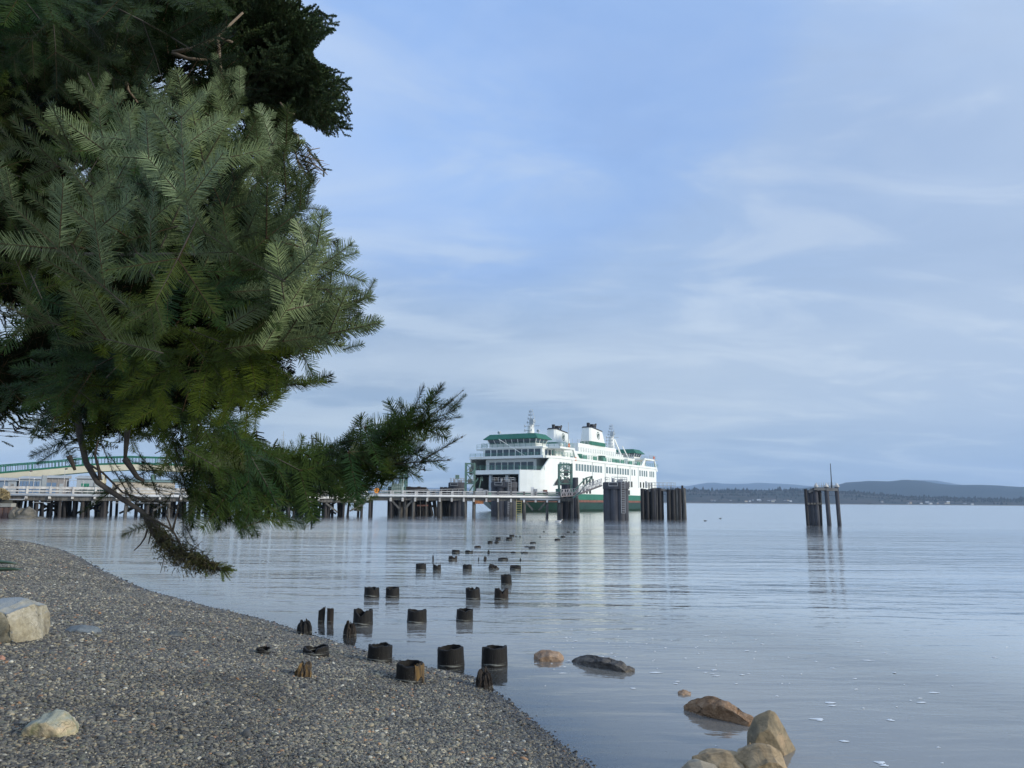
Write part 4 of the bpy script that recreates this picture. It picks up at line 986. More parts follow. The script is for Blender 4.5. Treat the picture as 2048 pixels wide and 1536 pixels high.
def stub(px, top, base, w, kind, label, land=False, m=None, notch=(), seed=0, group='rotten pile stubs of an old pier', cat='pile stub'):
    rng = random.Random(px*31+seed)
    p = hit(px, base) if land else PZ(px, base, 0)
    dist = p.y; r = w/2*dist/F_PX*1.0
    z0 = p.z; h = max(.03, P(px, top, dist+(r if kind in 'HF' else 0)).z - z0)
    if kind in 'HF' and not land: h = max(.03, P(px, top, dist+1.6*r).z - z0)
    c = Vector((p.x, p.y+r, z0)); m = m or WOODB
    n = 40; sink = .5
    arc = notch[0] if kind == 'S' and notch else None
    if kind == 'S': notch = ()
    def topz(a):
        z = h*(1 - .012*math.sin(3*a+seed)) + mnoise.noise(Vector((math.cos(a)*2, math.sin(a)*2, px*.1)))*h*.08 + mnoise.noise(Vector((math.cos(a)*9, math.sin(a)*9, px*.1)))*(h*.05+.008)
        for (na, nw, nd) in notch:      # angle (deg, 270 faces the viewer), half width, depth
            d = abs((math.degrees(a)-na+180) % 360-180)
            if d < nw: z -= h*nd*(1-(d/nw)**1.2)
        return max(.015, z)
    mb = MB()
    lean = Vector((rng.uniform(-.05, .05), rng.uniform(-.04, .04), 0))*h
    if kind in 'HF':
        ri = r*(.80 if kind == 'H' else .86); rings = []
        def ring(rad, zf): return [(math.cos(2*math.pi*i/n)*rad*(1+.04*mnoise.noise(Vector((math.cos(2*math.pi*i/n)*1.5, math.sin(2*math.pi*i/n)*1.5, px)))) + lean.x*zf(2*math.pi*i/n)/h,
                                    math.sin(2*math.pi*i/n)*rad + lean.y*zf(2*math.pi*i/n)/h, zf(2*math.pi*i/n)) for i in range(n)]
        rings = [ring(r*1.02, lambda a: -sink), ring(r*1.03, lambda a: 0), ring(r, lambda a: topz(a)*.5), ring(r*.985, lambda a: topz(a)-.012), ring(r*.95, topz), ring(ri, topz), ring(ri*.97, lambda a: (-.3 if kind == 'H' else h*.72))]
        if kind == 'H': rings[-1] = ring(ri*.97, lambda a: min(-.1, -.1)+.0)
        mb.loft(rings, True)
        o = mb.build('pile_stub', m)
    elif kind == 'S':          # a shell fragment: part of the wall only
        a0, a1 = arc or (230, 310); k = 12; rr = r/math.sin(math.radians(min(89, (a1-a0)/2))); V = []
        sk = rng.uniform(-.15, .3)
        for i in range(k+1):
            a = math.radians(a0+(a1-a0)*i/k); t = topz(a)*(1+sk*(i/k-.5))
            for rad, z in ((rr, -sink), (rr, t), (rr*.8, t*.97), (rr*.8, -sink)): V.append((math.cos(a)*rad, math.sin(a)*rad+rr*.8, z))
        fs = []
        for i in range(k):
            b = i*4; fs += [(b, b+4, b+5, b+1), (b+1, b+5, b+6, b+2), (b+2, b+6, b+7, b+3)]
        fs += [(0, 1, 2, 3), (k*4+3, k*4+2, k*4+1, k*4)]
        mb.add(V, fs); o = mb.build('pile_stub', m)
    else:                      # 'J' solid jagged stump of splinters
        lv = [(-sink, 1.0), (0, 1.04), (h*.3, 1.0), (h*.55, .95), (h*.75, .86), (h*.9, .70), (h*.96, .45), (h*.80, .15)]; rings = []
        ox_, oy_ = rng.uniform(-.25, .25)*r, rng.uniform(-.2, .2)*r
        for z, s in lv:
            t = max(0, z/h)**2; ring = []
            for i in range(n):
                a = 2*math.pi*i/n; rg = mnoise.noise(Vector((math.cos(a)*3.2, math.sin(a)*3.2, px+seed))); rg2 = mnoise.noise(Vector((math.cos(a)*6, math.sin(a)*6, z*14+px)))*.26
                rad = r*s*(1+.30*rg+rg2); zz = z*(1 + ((.45*mnoise.noise(Vector((math.cos(a)*2.2, math.sin(a)*2.2, px*.3+7)))+.30*mnoise.noise(Vector((math.cos(a)*7, math.sin(a)*7, px*.3+2)))) if z > h*.5 else 0))
                for (na, nw, nd) in notch:
                    d = abs((math.degrees(a)-na+180) % 360-180)
                    if d < nw and z > 0: zz *= 1-nd*(1-d/nw)
                ring.append((math.cos(a)*rad+ox_*t, math.sin(a)*rad+oy_*t, zz))
            rings.append(ring)
        mb.loft(rings, True); o = mb.build('pile_stub', m)
    o.location = c; o.rotation_euler = (rng.uniform(-.05, .05), rng.uniform(-.06, .06), 0); o['category'] = cat; o['label'] = label; o['group'] = group
    if kind == 'F': 
        pass
    return o
S = stub
# nearest rows, partly in the gravel
S(988, 1291, 1336, 50, 'H', 'tall round hollow black stub in the water, rightmost of the big near ones', notch=((200, 14, .12),))
o = S(900, 1291, 1337, 52, 'F', 'tall round black stub with a filled top at the gravel edge', land=False)
S(755, 1290, 1326, 48, 'H', 'round black stub with an open rim standing on the gravel edge', land=True, notch=((25, 14, .25),))
S(625, 1292, 1313, 49, 'H', 'low broken horseshoe-shaped black stub in the gravel', land=True, notch=((240, 24, .35), (275, 18, .75), (110, 40, .3)))
S(522, 1295, 1309, 28, 'H', 'very low black stub alone in the gravel, farthest up the beach', land=True, notch=((320, 30, .5),))
S(602, 1333, 1356, 30, 'J', 'small splintered golden-brown stump in the gravel', land=True, m=WOODG)
o = S(816, 1326, 1368, 54, 'F', 'wide broken stump, black with a rotten golden right side, in the gravel', land=True, m=WOODB, notch=((330, 22, .12), (262, 20, .10)))
p = hit(816, 1368); r_ = 27*p.y/F_PX; mb = MB(); V = []
for i in range(9):
    a = R(296+i*8); hh = P(816, 1328, p.y).z-p.z-.01-.03*abs(math.sin(i*2.1)); V += [(math.cos(a)*r_*1.05, math.sin(a)*r_*1.05, -.1 if i > 5 else .05+.03*math.sin(i*5)), (math.cos(a)*r_*1.03, math.sin(a)*r_*1.03, hh), (math.cos(a)*r_*.7, math.sin(a)*r_*.7, hh)]
mb.add(V, [(3*i, 3*i+3, 3*i+4, 3*i+1) for i in range(8)]+[(3*i+1, 3*i+4, 3*i+5, 3*i+2) for i in range(8)]); mb.build('rotten_side', WOODG, o)
S(969, 1345, 1382, 31, 'J', 'pointed jagged black stump at the waterline below the tall hollow stub', land=False, m=WOODP)
S(606, 1244, 1270, 26, 'J', 'rounded lumpy black stump at the edge of the gravel, left of two thin slabs', land=True)
S(696, 1248, 1275, 23, 'J', 'ragged brown-black stump in front of the notched stub', m=WOODP)
S(641, 1217, 1247, 13, 'S', 'thin upright black slab, left one of a close pair', m=WOODB, notch=((245, 295),))
S(659, 1217, 1248, 13, 'S', 'thin leaning brown slab, right one of a close pair', m=WOODP, notch=((240, 300),))
S(722, 1217, 1251, 38, 'H', 'hollow black stub split by a deep V notch', notch=((262, 38, .38), (80, 40, .3)))
S(831, 1217, 1247, 38, 'H', 'hollow black stub with a pale waterline ring and dipped rim, middle of three', notch=((255, 30, .10), (90, 60, .2)))
S(928, 1217, 1244, 32, 'H', 'round black stub with pale rings, rightmost of the second row', notch=((280, 20, .08),))
S(741, 1174, 1195, 29, 'H', 'square-looking black stub, left one of the close pair in the third row', notch=((300, 10, .3),))
S(783, 1174, 1195, 26, 'H', 'black stub with a rough right edge beside the square-looking one', notch=((255, 12, .2),))
S(946, 1175, 1200, 28, 'H', 'black stub with a dip in its top, beside the ragged toothed one', notch=((255, 18, .18), (75, 20, .2)))
S(1002.5, 1176, 1200, 27, 'H', 'ragged black stub with a deep notch and tooth, right one of the right-hand pair', m=WOODP, notch=((278, 26, .42), (85, 30, .4)))
S(1013, 1149, 1170, 21, 'H', 'single dark barrel-shaped stub standing alone above the ragged pair', notch=((240, 20, .1),))
# farther rows
row4 = 'in the row of five just below the thin upright splinters'
S(841, 1127, 1141, 20, 'H', 'squat black stub with a tiny slit in its top, left of the V-topped stub', notch=((250, 9, .35),))
S(873, 1129, 1141, 16, 'H', 'small black stub with a V-shaped top below the thin upright splinter', notch=((265, 30, .35), (90, 30, .35)))
S(934, 1129, 1141, 18, 'H', 'squat black stub with wavy top between the V-topped stub and the sloping brown one', notch=((275, 20, .2),))
S(988, 1130, 1139, 19, 'J', 'low brown ragged stub sloping down to the right', m=WOODP, notch=((0, 60, .6),))
S(1031, 1131, 1140, 22, 'H', 'low wide black stub just above the barrel-shaped one', notch=((215, 25, .4),))
S(866, 1112, 1121, 3, 'J', 'thin upright splinter above the V-topped stub')
S(905, 1112, 1121, 17, 'H', 'black stub worn thin in the middle like an hourglass', m=WOODP, notch=((285, 26, .55), (75, 30, .5)))
S(957, 1115, 1121, 2, 'J', 'thinnest splinter stub beside a small brown one')
S(970, 1114, 1121, 6, 'J', 'small brown rounded stub right of the thinnest splinter', m=WOODP)
S(1006, 1115.5, 1121, 20, 'H', 'low wide flat-topped black stub with a sunken middle')
S(1041, 1117, 1121, 3, 'J', 'tiny pointed stub right of the low flat-topped one')
S(911, 1099.5, 1107, 15, 'H', 'rectangular-looking black stub in the sixth row, on the left')
S(938, 1100.5, 1106.5, 15, 'H', 'black stub with a low broken right half in the sixth row', notch=((300, 30, .6), (60, 30, .5)))
S(977, 1101, 1107, 4, 'J', 'small upright stick-like stub in the middle of the sixth row')
S(1026, 1103.5, 1105.6, 9, 'J', 'flat stub almost awash in the sixth row, right of the stick')
S(1049, 1103.5, 1106.5, 14, 'H', 'very low broken stub at the right end of the sixth row', notch=((250, 30, .5),))
S(955, 1092, 1096, 13, 'H', 'low brown-black stub alone left in the seventh row', m=WOODP)
S(1053, 1092.5, 1094.5, 8, 'J', 'left half of a nearly sunken stub on the pale hull reflection')
S(1064, 1093, 1096.5, 13, 'H', 'nearly sunken flat stub on the pale hull reflection')
S(980, 1082, 1087, 10, 'H', 'small square black stub in the eighth row, left one of two')
S(993, 1082.5, 1086, 9, 'J', 'slanting sliver of a stub in the eighth row beside the square one', notch=((180, 50, .6),))
S(1066, 1084, 1087, 12, 'H', 'small flat rectangular stub on the pale reflection, above the sunken one')
S(996, 1074.5, 1080, 10, 'H', 'small black block-like stub in the ninth row, left one of two')
S(1018, 1074.5, 1080, 12, 'H', 'small black stub in the ninth row with a stepped top, right of the block', notch=((215, 30, .3),))
S(1115, 1077.5, 1081, 11, 'H', 'small dark stub beside the tower reflection, lower of the two there')
S(1126, 1072, 1075, 9, 'H', 'tiny dark stub beside the tower reflection, upper of the two there')
S(1024, 1069.5, 1073.5, 10, 'H', 'tiny wide black stub in the tenth row')
S(1032, 1071, 1073.5, 2, 'J', 'tiny peg right beside the wide stub of the tenth row')
S(1040, 1071.5, 1074, 2.4, 'J', 'tiny peg standing a little right of the tenth row')
S(1080, 1072, 1074.5, 2, 'J', 'lone tiny peg on the pale reflection of the white hull')
S(1088, 1062, 1064, 3, 'J', 'smallest far peg on the hull reflection, close to the catwalk piles')
S(1137, 1063, 1065, 7, 'H', 'far tiny low stub, left one of two near the tower piles')
S(1149, 1063, 1065, 5, 'H', 'far tiny low stub, right one of two near the tower piles')
# ------------------------------------------------------------------ rocks
def rock_mat(name, c1, c2, c3, scale=4.0, bump=.02, topc=None, tz=.3):
    m = bpy.data.materials.new(name); m.use_nodes = True; t = m.node_tree; b = t.nodes['Principled BSDF']
    tc = N('ShaderNodeTexCoord', t); v = tc.outputs['Object']; n1 = noise_tex(t, v, scale, 8, .65, .3); n2 = noise_tex(t, v, scale*6, 6, .7)
    c = ramp(t, n1, [(.36, c1), (.5, c2), (.64, c3)])
    c = mix_col(t, 1.0, c, ramp(t, n2, [(.3, .7), (.7, 1.25)]), 'MULTIPLY')
    if topc:
        g = N('ShaderNodeNewGeometry', t); s = N('ShaderNodeSeparateXYZ', t); L(t, g.outputs['Normal'], s.inputs[0])
        c = mix_col(t, ramp(t, s.outputs[2], [(tz, 0.0), (tz+.35, 1.0)]), c, topc)
    vo = N('ShaderNodeTexVoronoi', t, feature='DISTANCE_TO_EDGE'); vo.inputs['Scale'].default_value = scale*.5
    vs_ = N('ShaderNodeVectorMath', t, operation='ADD'); L(t, mapping(t, v, (1, 1, 2.2), (0.5, .3, 0)), vs_.inputs[0]); nn_ = N('ShaderNodeTexNoise', t); nn_.inputs['Scale'].default_value = scale*1.2; L(t, v, nn_.inputs['Vector']); L(t, nn_.outputs['Color'], vs_.inputs[1]); L(t, vs_.outputs[0], vo.inputs['Vector'])
    cr = math_node(t, 'MULTIPLY', ramp(t, vo.outputs[0], [(0.0, 1.0), (.018, 0.0)]), ramp(t, n1, [(.45, 0.0), (.55, 1.0)])); crn = math_node(t, 'MULTIPLY', cr, .30)
    c = mix_col(t, math_node(t, 'MULTIPLY', crn, .9), c, tuple(x*.4 for x in c1))
    L(t, c, b.inputs['Base Color']); b.inputs['Roughness'].default_value = .75
    bn = N('ShaderNodeBump', t); bn.inputs['Strength'].default_value = .9; bn.inputs['Distance'].default_value = bump
    h = math_node(t, 'SUBTRACT', math_node(t, 'ADD', n1, math_node(t, 'MULTIPLY', n2, .45)), crn)
    L(t, h, bn.inputs['Height']); L(t, bn.outputs[0], b.inputs['Normal']); return m
import bmesh
gr_ = 'rocks in the shallow water'
def rock(name, label, outline, dist, depth, m, group=None, rough=.06, front=.72, cut=3, skew=0.0, dz=0):
    d0_, d1_ = dist if isinstance(dist, tuple) else (dist, dist); xl, xr = min(p[0] for p in outline), max(p[0] for p in outline)
    dx_ = lambda x: d0_+(d1_-d0_)*(x-xl)/max(1, xr-xl); dist = (d0_+d1_)/2
    """outline in photo pixels at the given distance; becomes a closed faceted body with depth"""
    cxp = sum(p[0] for p in outline)/len(outline); cyp = sum(p[1] for p in outline)/len(outline)
    o0 = P(cxp, cyp, dist); bm = bmesh.new()
    for (x, y) in outline:
        q = P(x, y, dx_(x)); bm.verts.new(q-o0); zb = (0 if group == gr_ else gz(q.x, q.y)) - .2
        if group in (gr_, 'boulders on the gravel beach'): bm.verts.new(Vector((q.x, q.y, min(q.z, zb)))-o0)
    for s, dd in ((front, -depth), (front*.8, depth)):
        for (x, y) in outline:
            q = P(cxp+(x-cxp)*s+skew*(1 if dd < 0 else -1), cyp+(y-cyp)*s+(4 if dd < 0 else 0), dx_(cxp+(x-cxp)*s))-o0; bm.verts.new(q+Vector((0, dd, 0)))
    bmesh.ops.convex_hull(bm, input=bm.verts)
    bm.verts.ensure_lookup_table()
    loose = [v for v in bm.verts if not v.link_faces]; bmesh.ops.delete(bm, geom=loose, context='VERTS')
    bmesh.ops.bevel(bm, geom=list(bm.edges), offset=depth*.08, segments=2, affect='EDGES', profile=.6, clamp_overlap=True)
    bmesh.ops.triangulate(bm, faces=list(bm.faces))
    for _ in range(cut):
        bmesh.ops.subdivide_edges(bm, edges=[e for e in bm.edges if e.calc_length() > depth*.12], cuts=1, use_grid_fill=True)
        bmesh.ops.triangulate(bm, faces=list(bm.faces))
    bm.normal_update(); sc_ = 1.0/max(depth, .05)
    for v in bm.verts:
        q = v.co*sc_*1.1 + Vector((cxp, 0, 0)); k = mnoise.fractal(q, 1.0, 2.2, 5)
        v.co += v.normal*k*depth*rough*2
    me = bpy.data.meshes.new(name); bm.to_mesh(me); bm.free(); me.shade_smooth()
    o = new_obj(name, me, None, m); o.location = o0+Vector((0, 0, dz)); return tag(o, label, 'rock', group)
RB = rock_mat('orange_tan_rock', (.20, .12, .065), (.32, .21, .13), (.42, .30, .20), 5)
RG = rock_mat('dark_grey_rock', (.045, .042, .04), (.11, .10, .09), (.21, .185, .15), 7, .06)
RT = rock_mat('tan_rock', (.17, .12, .06), (.33, .24, .13), (.42, .31, .18), 4, .015)
RGG = rock_mat('greenish_grey_rock', (.12, .12, .09), (.20, .19, .145), (.30, .27, .20), 4, .015)
def dw(y): return PZ(1024, y, 0).y
gr_ = 'rocks in the shallow water'
rock('rock', 'small low orange-brown rock in the water right of the tall stubs', [(1069, 1309), (1080, 1303), (1097, 1300), (1118, 1303), (1127, 1312), (1120, 1326), (1080, 1328)], dw(1317), .22, RB, gr_)
rock('rock', 'long flat dark grey rock in the water beside the small orange one', [(1143, 1320), (1160, 1312), (1190, 1310), (1222, 1316), (1247, 1325), (1262, 1337), (1235, 1340), (1200, 1338), (1165, 1333)], (dw(1322), dw(1342)), .16, RG, gr_, .09)
rock('rock', 'small dark knob at the right tip of the long flat grey rock', [(1248, 1333), (1258, 1331), (1270, 1337), (1262, 1345), (1250, 1346)], dw(1341), .05, RG, gr_)
rock('rock', 'barely awash reddish rock top with ripples around it', [(1355, 1383), (1368, 1379.5), (1382, 1384), (1370, 1392)], dw(1385), .08, RB, gr_)
rock('rock', 'cracked tan-orange rock lying just left of the tall wedge rock', [(1368, 1413), (1382, 1400), (1408, 1393), (1440, 1397), (1478, 1416), (1510, 1440), (1506, 1448), (1440, 1432), (1395, 1422)], (dw(1416), dw(1446)), .16, rock_mat('cracked_rock', (.22, .12, .055), (.40, .24, .13), (.50, .33, .20), 9, .08), gr_, .10)
rock('rock', 'tall wedge-shaped grey-green rock with an orange lit edge in the water', [(1493, 1463), (1508, 1434), (1538, 1420), (1549, 1424), (1566, 1450), (1582, 1486), (1596, 1508), (1580, 1530), (1530, 1520), (1500, 1490)], dw(1495), .20, rock_mat('wedge_rock', (.13, .11, .07), (.23, .18, .105), (.34, .24, .14), 3, .012), gr_, .03, .55, 3, -18)
rock('rock', 'large smooth tan rock with a hump at the bottom edge, in front of the wedge', [(1470, 1512), (1490, 1500), (1515, 1489), (1538, 1491), (1560, 1508), (1572, 1530), (1580, 1580), (1480, 1590)], dw(1550), .3, RT, gr_, .04)
rock('rock', 'flat tan rock shelf with a crack joining the large smooth rock', [(1386, 1514), (1412, 1505), (1440, 1504), (1482, 1506), (1505, 1525), (1500, 1590), (1400, 1590)], dw(1545), .28, RT, gr_, .04)
rock('rock', 'round pale tan rock cut by the bottom edge, in front of the shelf', [(1360, 1538), (1375, 1525), (1400, 1520), (1430, 1528), (1448, 1548), (1445, 1600), (1365, 1600)], dw(1580), .22, rock_mat('pale_round_rock', (.20, .17, .12), (.33, .28, .20), (.42, .36, .27), 3, .01), gr_, .03)
BT = rock_mat('boulder_tan', (.20, .17, .11), (.36, .32, .22), (.46, .42, .32), 3.0, .02, (.25, .28, .29), .62)
q = hit(40, 1288)
rock('boulder', 'large pale tan boulder with a grey flat top at the left edge of the beach', [(-90, 1215), (-50, 1200), (10, 1195), (50, 1199), (68, 1208), (76, 1230), (80, 1255), (82, 1276), (50, 1290), (-20, 1305), (-90, 1300)], q.y+.45, .5, BT, 'boulders on the gravel beach', .05, .82)
q = hit(100, 1478)
rock('boulder', 'pale yellowish lichen-stained boulder low in the gravel', [(38, 1476), (58, 1444), (88, 1424), (118, 1420), (140, 1438), (160, 1460), (150, 1480), (125, 1495), (60, 1498)], q.y+.16, .17, rock_mat('lichen_boulder', (.16, .19, .09), (.44, .38, .24), (.58, .46, .30), 5.0, .02, (.36, .38, .31), .55), 'boulders on the gravel beach', .07)
q = hit(165, 1266)
rock('boulder', 'flat blue-grey slab of rock sunk in the gravel', [(122, 1264), (143, 1253), (165, 1249), (195, 1255), (207, 1266), (190, 1276), (140, 1276)], q.y+.15, .18, rock_mat('slab_rock', (.10, .12, .13), (.15, .175, .185), (.21, .235, .24), 5, .01), 'boulders on the gravel beach', .04)
q = hit(350, 1272)
rock('boulder', 'small dark grey hump of rock sunk in the gravel', [(332, 1268), (344, 1262), (358, 1262.5), (370, 1270), (362, 1280), (340, 1280)], q.y+.08, .1, rock_mat('hump_rock', (.05, .06, .06), (.09, .10, .10), (.14, .15, .14), 5, .01), 'boulders on the gravel beach', .04)
q = hit(4, 1322)
rock('boulder', 'small pinkish stone at the left edge of the beach', [(-8, 1322), (-6, 1311), (5, 1310), (11, 1315), (8, 1323), (0, 1328)], q.y+.03, .03, rock_mat('pink_stone', (.36, .18, .12), (.46, .25, .18), (.5, .3, .22), 6, .01), 'boulders on the gravel beach', .04)
RR = rock_mat('riprap_rock', (.06, .055, .045), (.12, .11, .085), (.18, .16, .125), .8, .12)
gq = 'riprap boulders at the shore end of the dock'
for i, (ol, lb) in enumerate((([(46, 1030), (50, 1018), (58, 1012), (66, 1020), (72, 1036), (50, 1040)], 'pointed boulder in the middle of the riprap by the dock'),
        ([(24, 1028), (28, 1014), (34, 1013), (40, 1022), (44, 1038), (26, 1040)], 'riprap boulder leaning on the brown seawall'),
        ([(38, 1022), (42, 1016), (48, 1016), (50, 1026), (46, 1034), (38, 1032)], 'small riprap boulder tucked behind two others'),
        ([(30, 1036), (36, 1029), (54, 1030), (66, 1033), (68, 1044), (30, 1044)], 'low wide riprap boulder in front at the water'),
        ([(62, 1036), (72, 1031), (82, 1034), (92, 1038), (88, 1044), (62, 1044)], 'riprap boulder farthest out from the seawall'))):
    rock('riprap_boulder', lb, ol, 97-.8*(i == 3)-.4*(i == 4), 1.0, RR, gq, .07, .7, 2)
bank = MB(); a = P(-60, 1003, 99); 
mb = MB(); x0_ = P(10, 1003, 98).x-16; x1_ = P(24, 1003, 98).x
mb.hexa([(x0_-160, 98.6, -2), (x1_-.3, 98.6, -2), (x1_*1.43-1, 140, -2), (x0_-160, 160, -2), (x0_-160, 98.6, 2.3), (x1_-.3, 98.6, 2.3), (x1_*1.43-1, 140, 2.3), (x0_-160, 160, 2.3)])
o = mb.build('ground', mat('shore_ground', (.12, .12, .10), .9, .3, .3)); tag(o, kind='structure')
t = thing('shrub', 'tan dry shrub by the landward end of the dock', 'shrub', P(0, 1000, 98.0))
V = []; Q = []; rng = np.random.default_rng(3)
for i in range(1500):
    th, ph = rng.uniform(0, 6.28), math.acos(rng.uniform(-.3, 1)); rr = 1.1*rng.uniform(.4, 1)**.4; c = np.array([math.cos(th)*math.sin(ph)*rr, math.sin(th)*math.sin(ph)*rr*.8, math.cos(ph)*rr*.9+.4])
    a, b = rng.normal(0, .07, 3), rng.normal(0, .05, 3); k = len(V); V += [c-a-b, c+a-b, c+a+b, c-a+b]; Q.append((k, k+1, k+2, k+3))
np_mesh('foliage', np.array(V), np.array(Q), mat('dry_leaf', (.34, .27, .14), .8, .4, 3.0), t)
mb = MB(); 
for k in range(5): mb.tube((0, 0, -.4), (math.cos(k*1.3)*.5, math.sin(k*1.3)*.4, .9), .04, .01, 5)
mb.build('stem', PILE, t)
# broad leaves poking in at the left edge
t = thing('leafy_plant', 'two broad dark green leaves of a plant at the left edge above the boulder', 'plant', hit(-60, 1150))
LM = mat('broad_leaf_green', (.045, .085, .045), .35, .3, 8)
o_ = t.location
def leaf(tip, base, w, Y):
    a, b = P(*base, Y)-o_, P(*tip, Y)-o_; mb = MB(); n = 10; V = []
    for i in range(n+1):
        k = i/n; c = a.lerp(b, k) + Vector((0, 0, .03*math.sin(k*3.1))); ww = w*math.sin(math.pi*min(1, k*.92+.04))**.7
        V += [c+Vector((0, -.02, ww*.5)), c+Vector((0, -.10, 0)), c+Vector((0, .03, -ww*.5))]
    mb.add(V, [(3*i+j, 3*i+3+j, 3*i+4+j, 3*i+1+j) for i in range(n) for j in (0, 1)]); o = mb.build('leaf', LM, t, True)
    md = o.modifiers.new('thick', 'SOLIDIFY'); md.thickness = .004
leaf((36, 1127), (-60, 1124), .10, o_.y+.1); leaf((47, 1139), (-60, 1143), .10, o_.y)
mb = MB(); mb.tube((0, 0, 0), P(-58, 1124, o_.y+.1)-o_, .012, .008, 6); mb.tube((0, 0, 0), P(-58, 1143, o_.y)-o_, .012, .008, 6); mb.build('stem', LM, t)
# ------------------------------------------------------------------ foam flecks, birds
def foam():
    rng = np.random.default_rng(11); mb = MB()
    spots = []
    for _ in range(70): spots.append((rng.uniform(1060, 1560), rng.normal(1300, 34), rng.gamma(2, .009)))
    for _ in range(30): spots.append((rng.uniform(1250, 2040), rng.normal(1350, 50), rng.gamma(2, .009)))
    for _ in range(20): spots.append((rng.uniform(1150, 2048), rng.uniform(1240, 1530), rng.gamma(2, .009)))
    spots += [(1635, 1438, .055), (1641, 1441, .03), (1760, 1525, .06), (1768, 1530, .05), (1661, 1405, .05), (1664, 1411, .04), (1428, 1340, .05), (1425, 1348, .03), (1433, 1352, .03), (1780, 1440, .05), (1866, 1385, .04)]
    for px, py, s in spots:
        if py < 1245 or py > 1532 or s < .007: continue
        c = PZ(px, py, .004)
        if sdist(np.array([c.x]), np.array([c.y]))[0] > -.5: continue
        n = 9; el = rng.uniform(1.0, 2.6); ph = rng.uniform(-.25, .25); V = []
        for i in range(n):
            a = 2*math.pi*i/n; r_ = s*rng.uniform(.45, 1.15); x, y = math.cos(a)*r_*el, math.sin(a)*r_*.9
            V.append((c.x+x*math.cos(ph)-y*math.sin(ph), c.y+x*math.sin(ph)+y*math.cos(ph), .004))
        b = len(mb.v); mb.v += V+[(c.x, c.y, .012)]; mb.f += [(b+i, b+(i+1) % n, b+n) for i in range(n)]
    o = mb.build('foam', mat('sea_foam', (.72, .76, .78), .6)); tag(o, 'white flecks of foam drifting on the shallow water', None, None, 'stuff')
foam()
def bird(name, label, cat, px, py, L_, mb_col, head_col, group=None, face=1):
    p = PZ(px, py, 0); t = thing(name, label, cat, p, 0 if face > 0 else math.pi, group); mb = MB()
    prof = [(-.5, .02, .10), (-.38, .07, .13), (-.15, .13, .13), (.1, .14, .12), (.26, .09, .16), (.30, .055, .24), (.33, .055, .31), (.38, .05, .34), (.44, .03, .34), (.47, .008, .33)]
    mb.loft([[(x*L_, math.cos(a)*w*L_, (z+math.sin(a)*w*(.9))*L_) for a in np.linspace(0, 2*math.pi, 10, False)] for x, w, z in prof]); mb.build('body', mb_col, t, True)
    mb = MB(); mb.tube((.44*L_, 0, .33*L_), (.58*L_, 0, .31*L_), .022*L_, .005*L_, 6); mb.build('beak', mat('beak_yellow', (.6, .4, .05), .5), t)
    mb = MB()
    for s_ in (-1, 1): mb.loft([[(x*L_, s_*(w+.005)*L_, z*L_), (x*L_, s_*(w*.8+.02)*L_, (z+h)*L_), (x*L_, s_*(w*.5)*L_, (z+h)*L_)] for x, w, z, h in ((-.55, .02, .14, .03), (-.3, .12, .12, .10), (.05, .15, .12, .13), (.2, .10, .16, .08))])
    mb.build('wing', head_col, t, True)
WB = mat('gull_white', (.8, .8, .8), .6); GB = mat('gull_grey', (.45, .47, .5), .6); DB = mat('duck_dark', (.04, .04, .045), .6)
bird('seagull', 'white gull floating right of the yellow ladder by the tower piles', 'gull', 1118, 1045, 1.0, WB, GB)
bird('duck', 'tiny dark duck on open water, nearer the pile clusters', 'duck', 1410, 1042.5, .55, DB, DB, 'two far ducks', -1)
bird('duck', 'tiny dark duck on open water, farther from the pile clusters', 'duck', 1441, 1038, .55, DB, DB, 'two far ducks')
# ------------------------------------------------------------------ fir trees
CAM3 = np.array(CM.to_3x3()); AX_R, AX_U, AX_F = CAM3[:, 0], CAM3[:, 1], -CAM3[:, 2]
MASK = [(-400,-400),(610,-400),(592,-5),(640,28),(690,50),(640,72),(600,110),(640,140),(700,155),(694,190),(690,215),(717,268),(650,264),(612,238),(585,225),(562,260),(604,288),(640,325),(667,333),(640,368),(602,405),(652,424),(645,448),(592,470),(640,488),(690,484),(727,486),(690,520),(662,545),(700,562),(757,566),(705,600),(765,618),(722,640),(751,660),(700,684),(690,702),(642,702),(602,730),(667,745),(640,778),(600,792),(562,802),(575,830),(540,818),(500,820),(495,845),(540,862),(565,885),(622,878),(700,868),(698,835),(790,838),(765,802),(842,778),(882,784),(927,786),(902,820),(912,836),(892,868),(912,874),(887,905),(885,937),(842,925),(835,957),(790,945),(772,972),(720,1002),(716,1042),(680,1046),(640,1064),(560,1050),(490,1066),(440,1050),(372,1057),(350,1022),(358,985),(330,952),(300,932),(250,952),(205,930),(160,942),(60,925),(-400,930)]
MK = np.array(MASK, float)
def in_poly(x, y, poly):
    ins = np.zeros(len(x), bool); j = len(poly)-1
    for i in range(len(poly)):
        xi, yi = poly[i]; xj, yj = poly[j]
        c = ((yi > y) != (yj > y)) & (x < (xj-xi)*(y-yi)/((yj-yi) if yj != yi else 1e-9)+xi); ins ^= c; j = i
    return ins
def nrm(v): return v/np.linalg.norm(v)
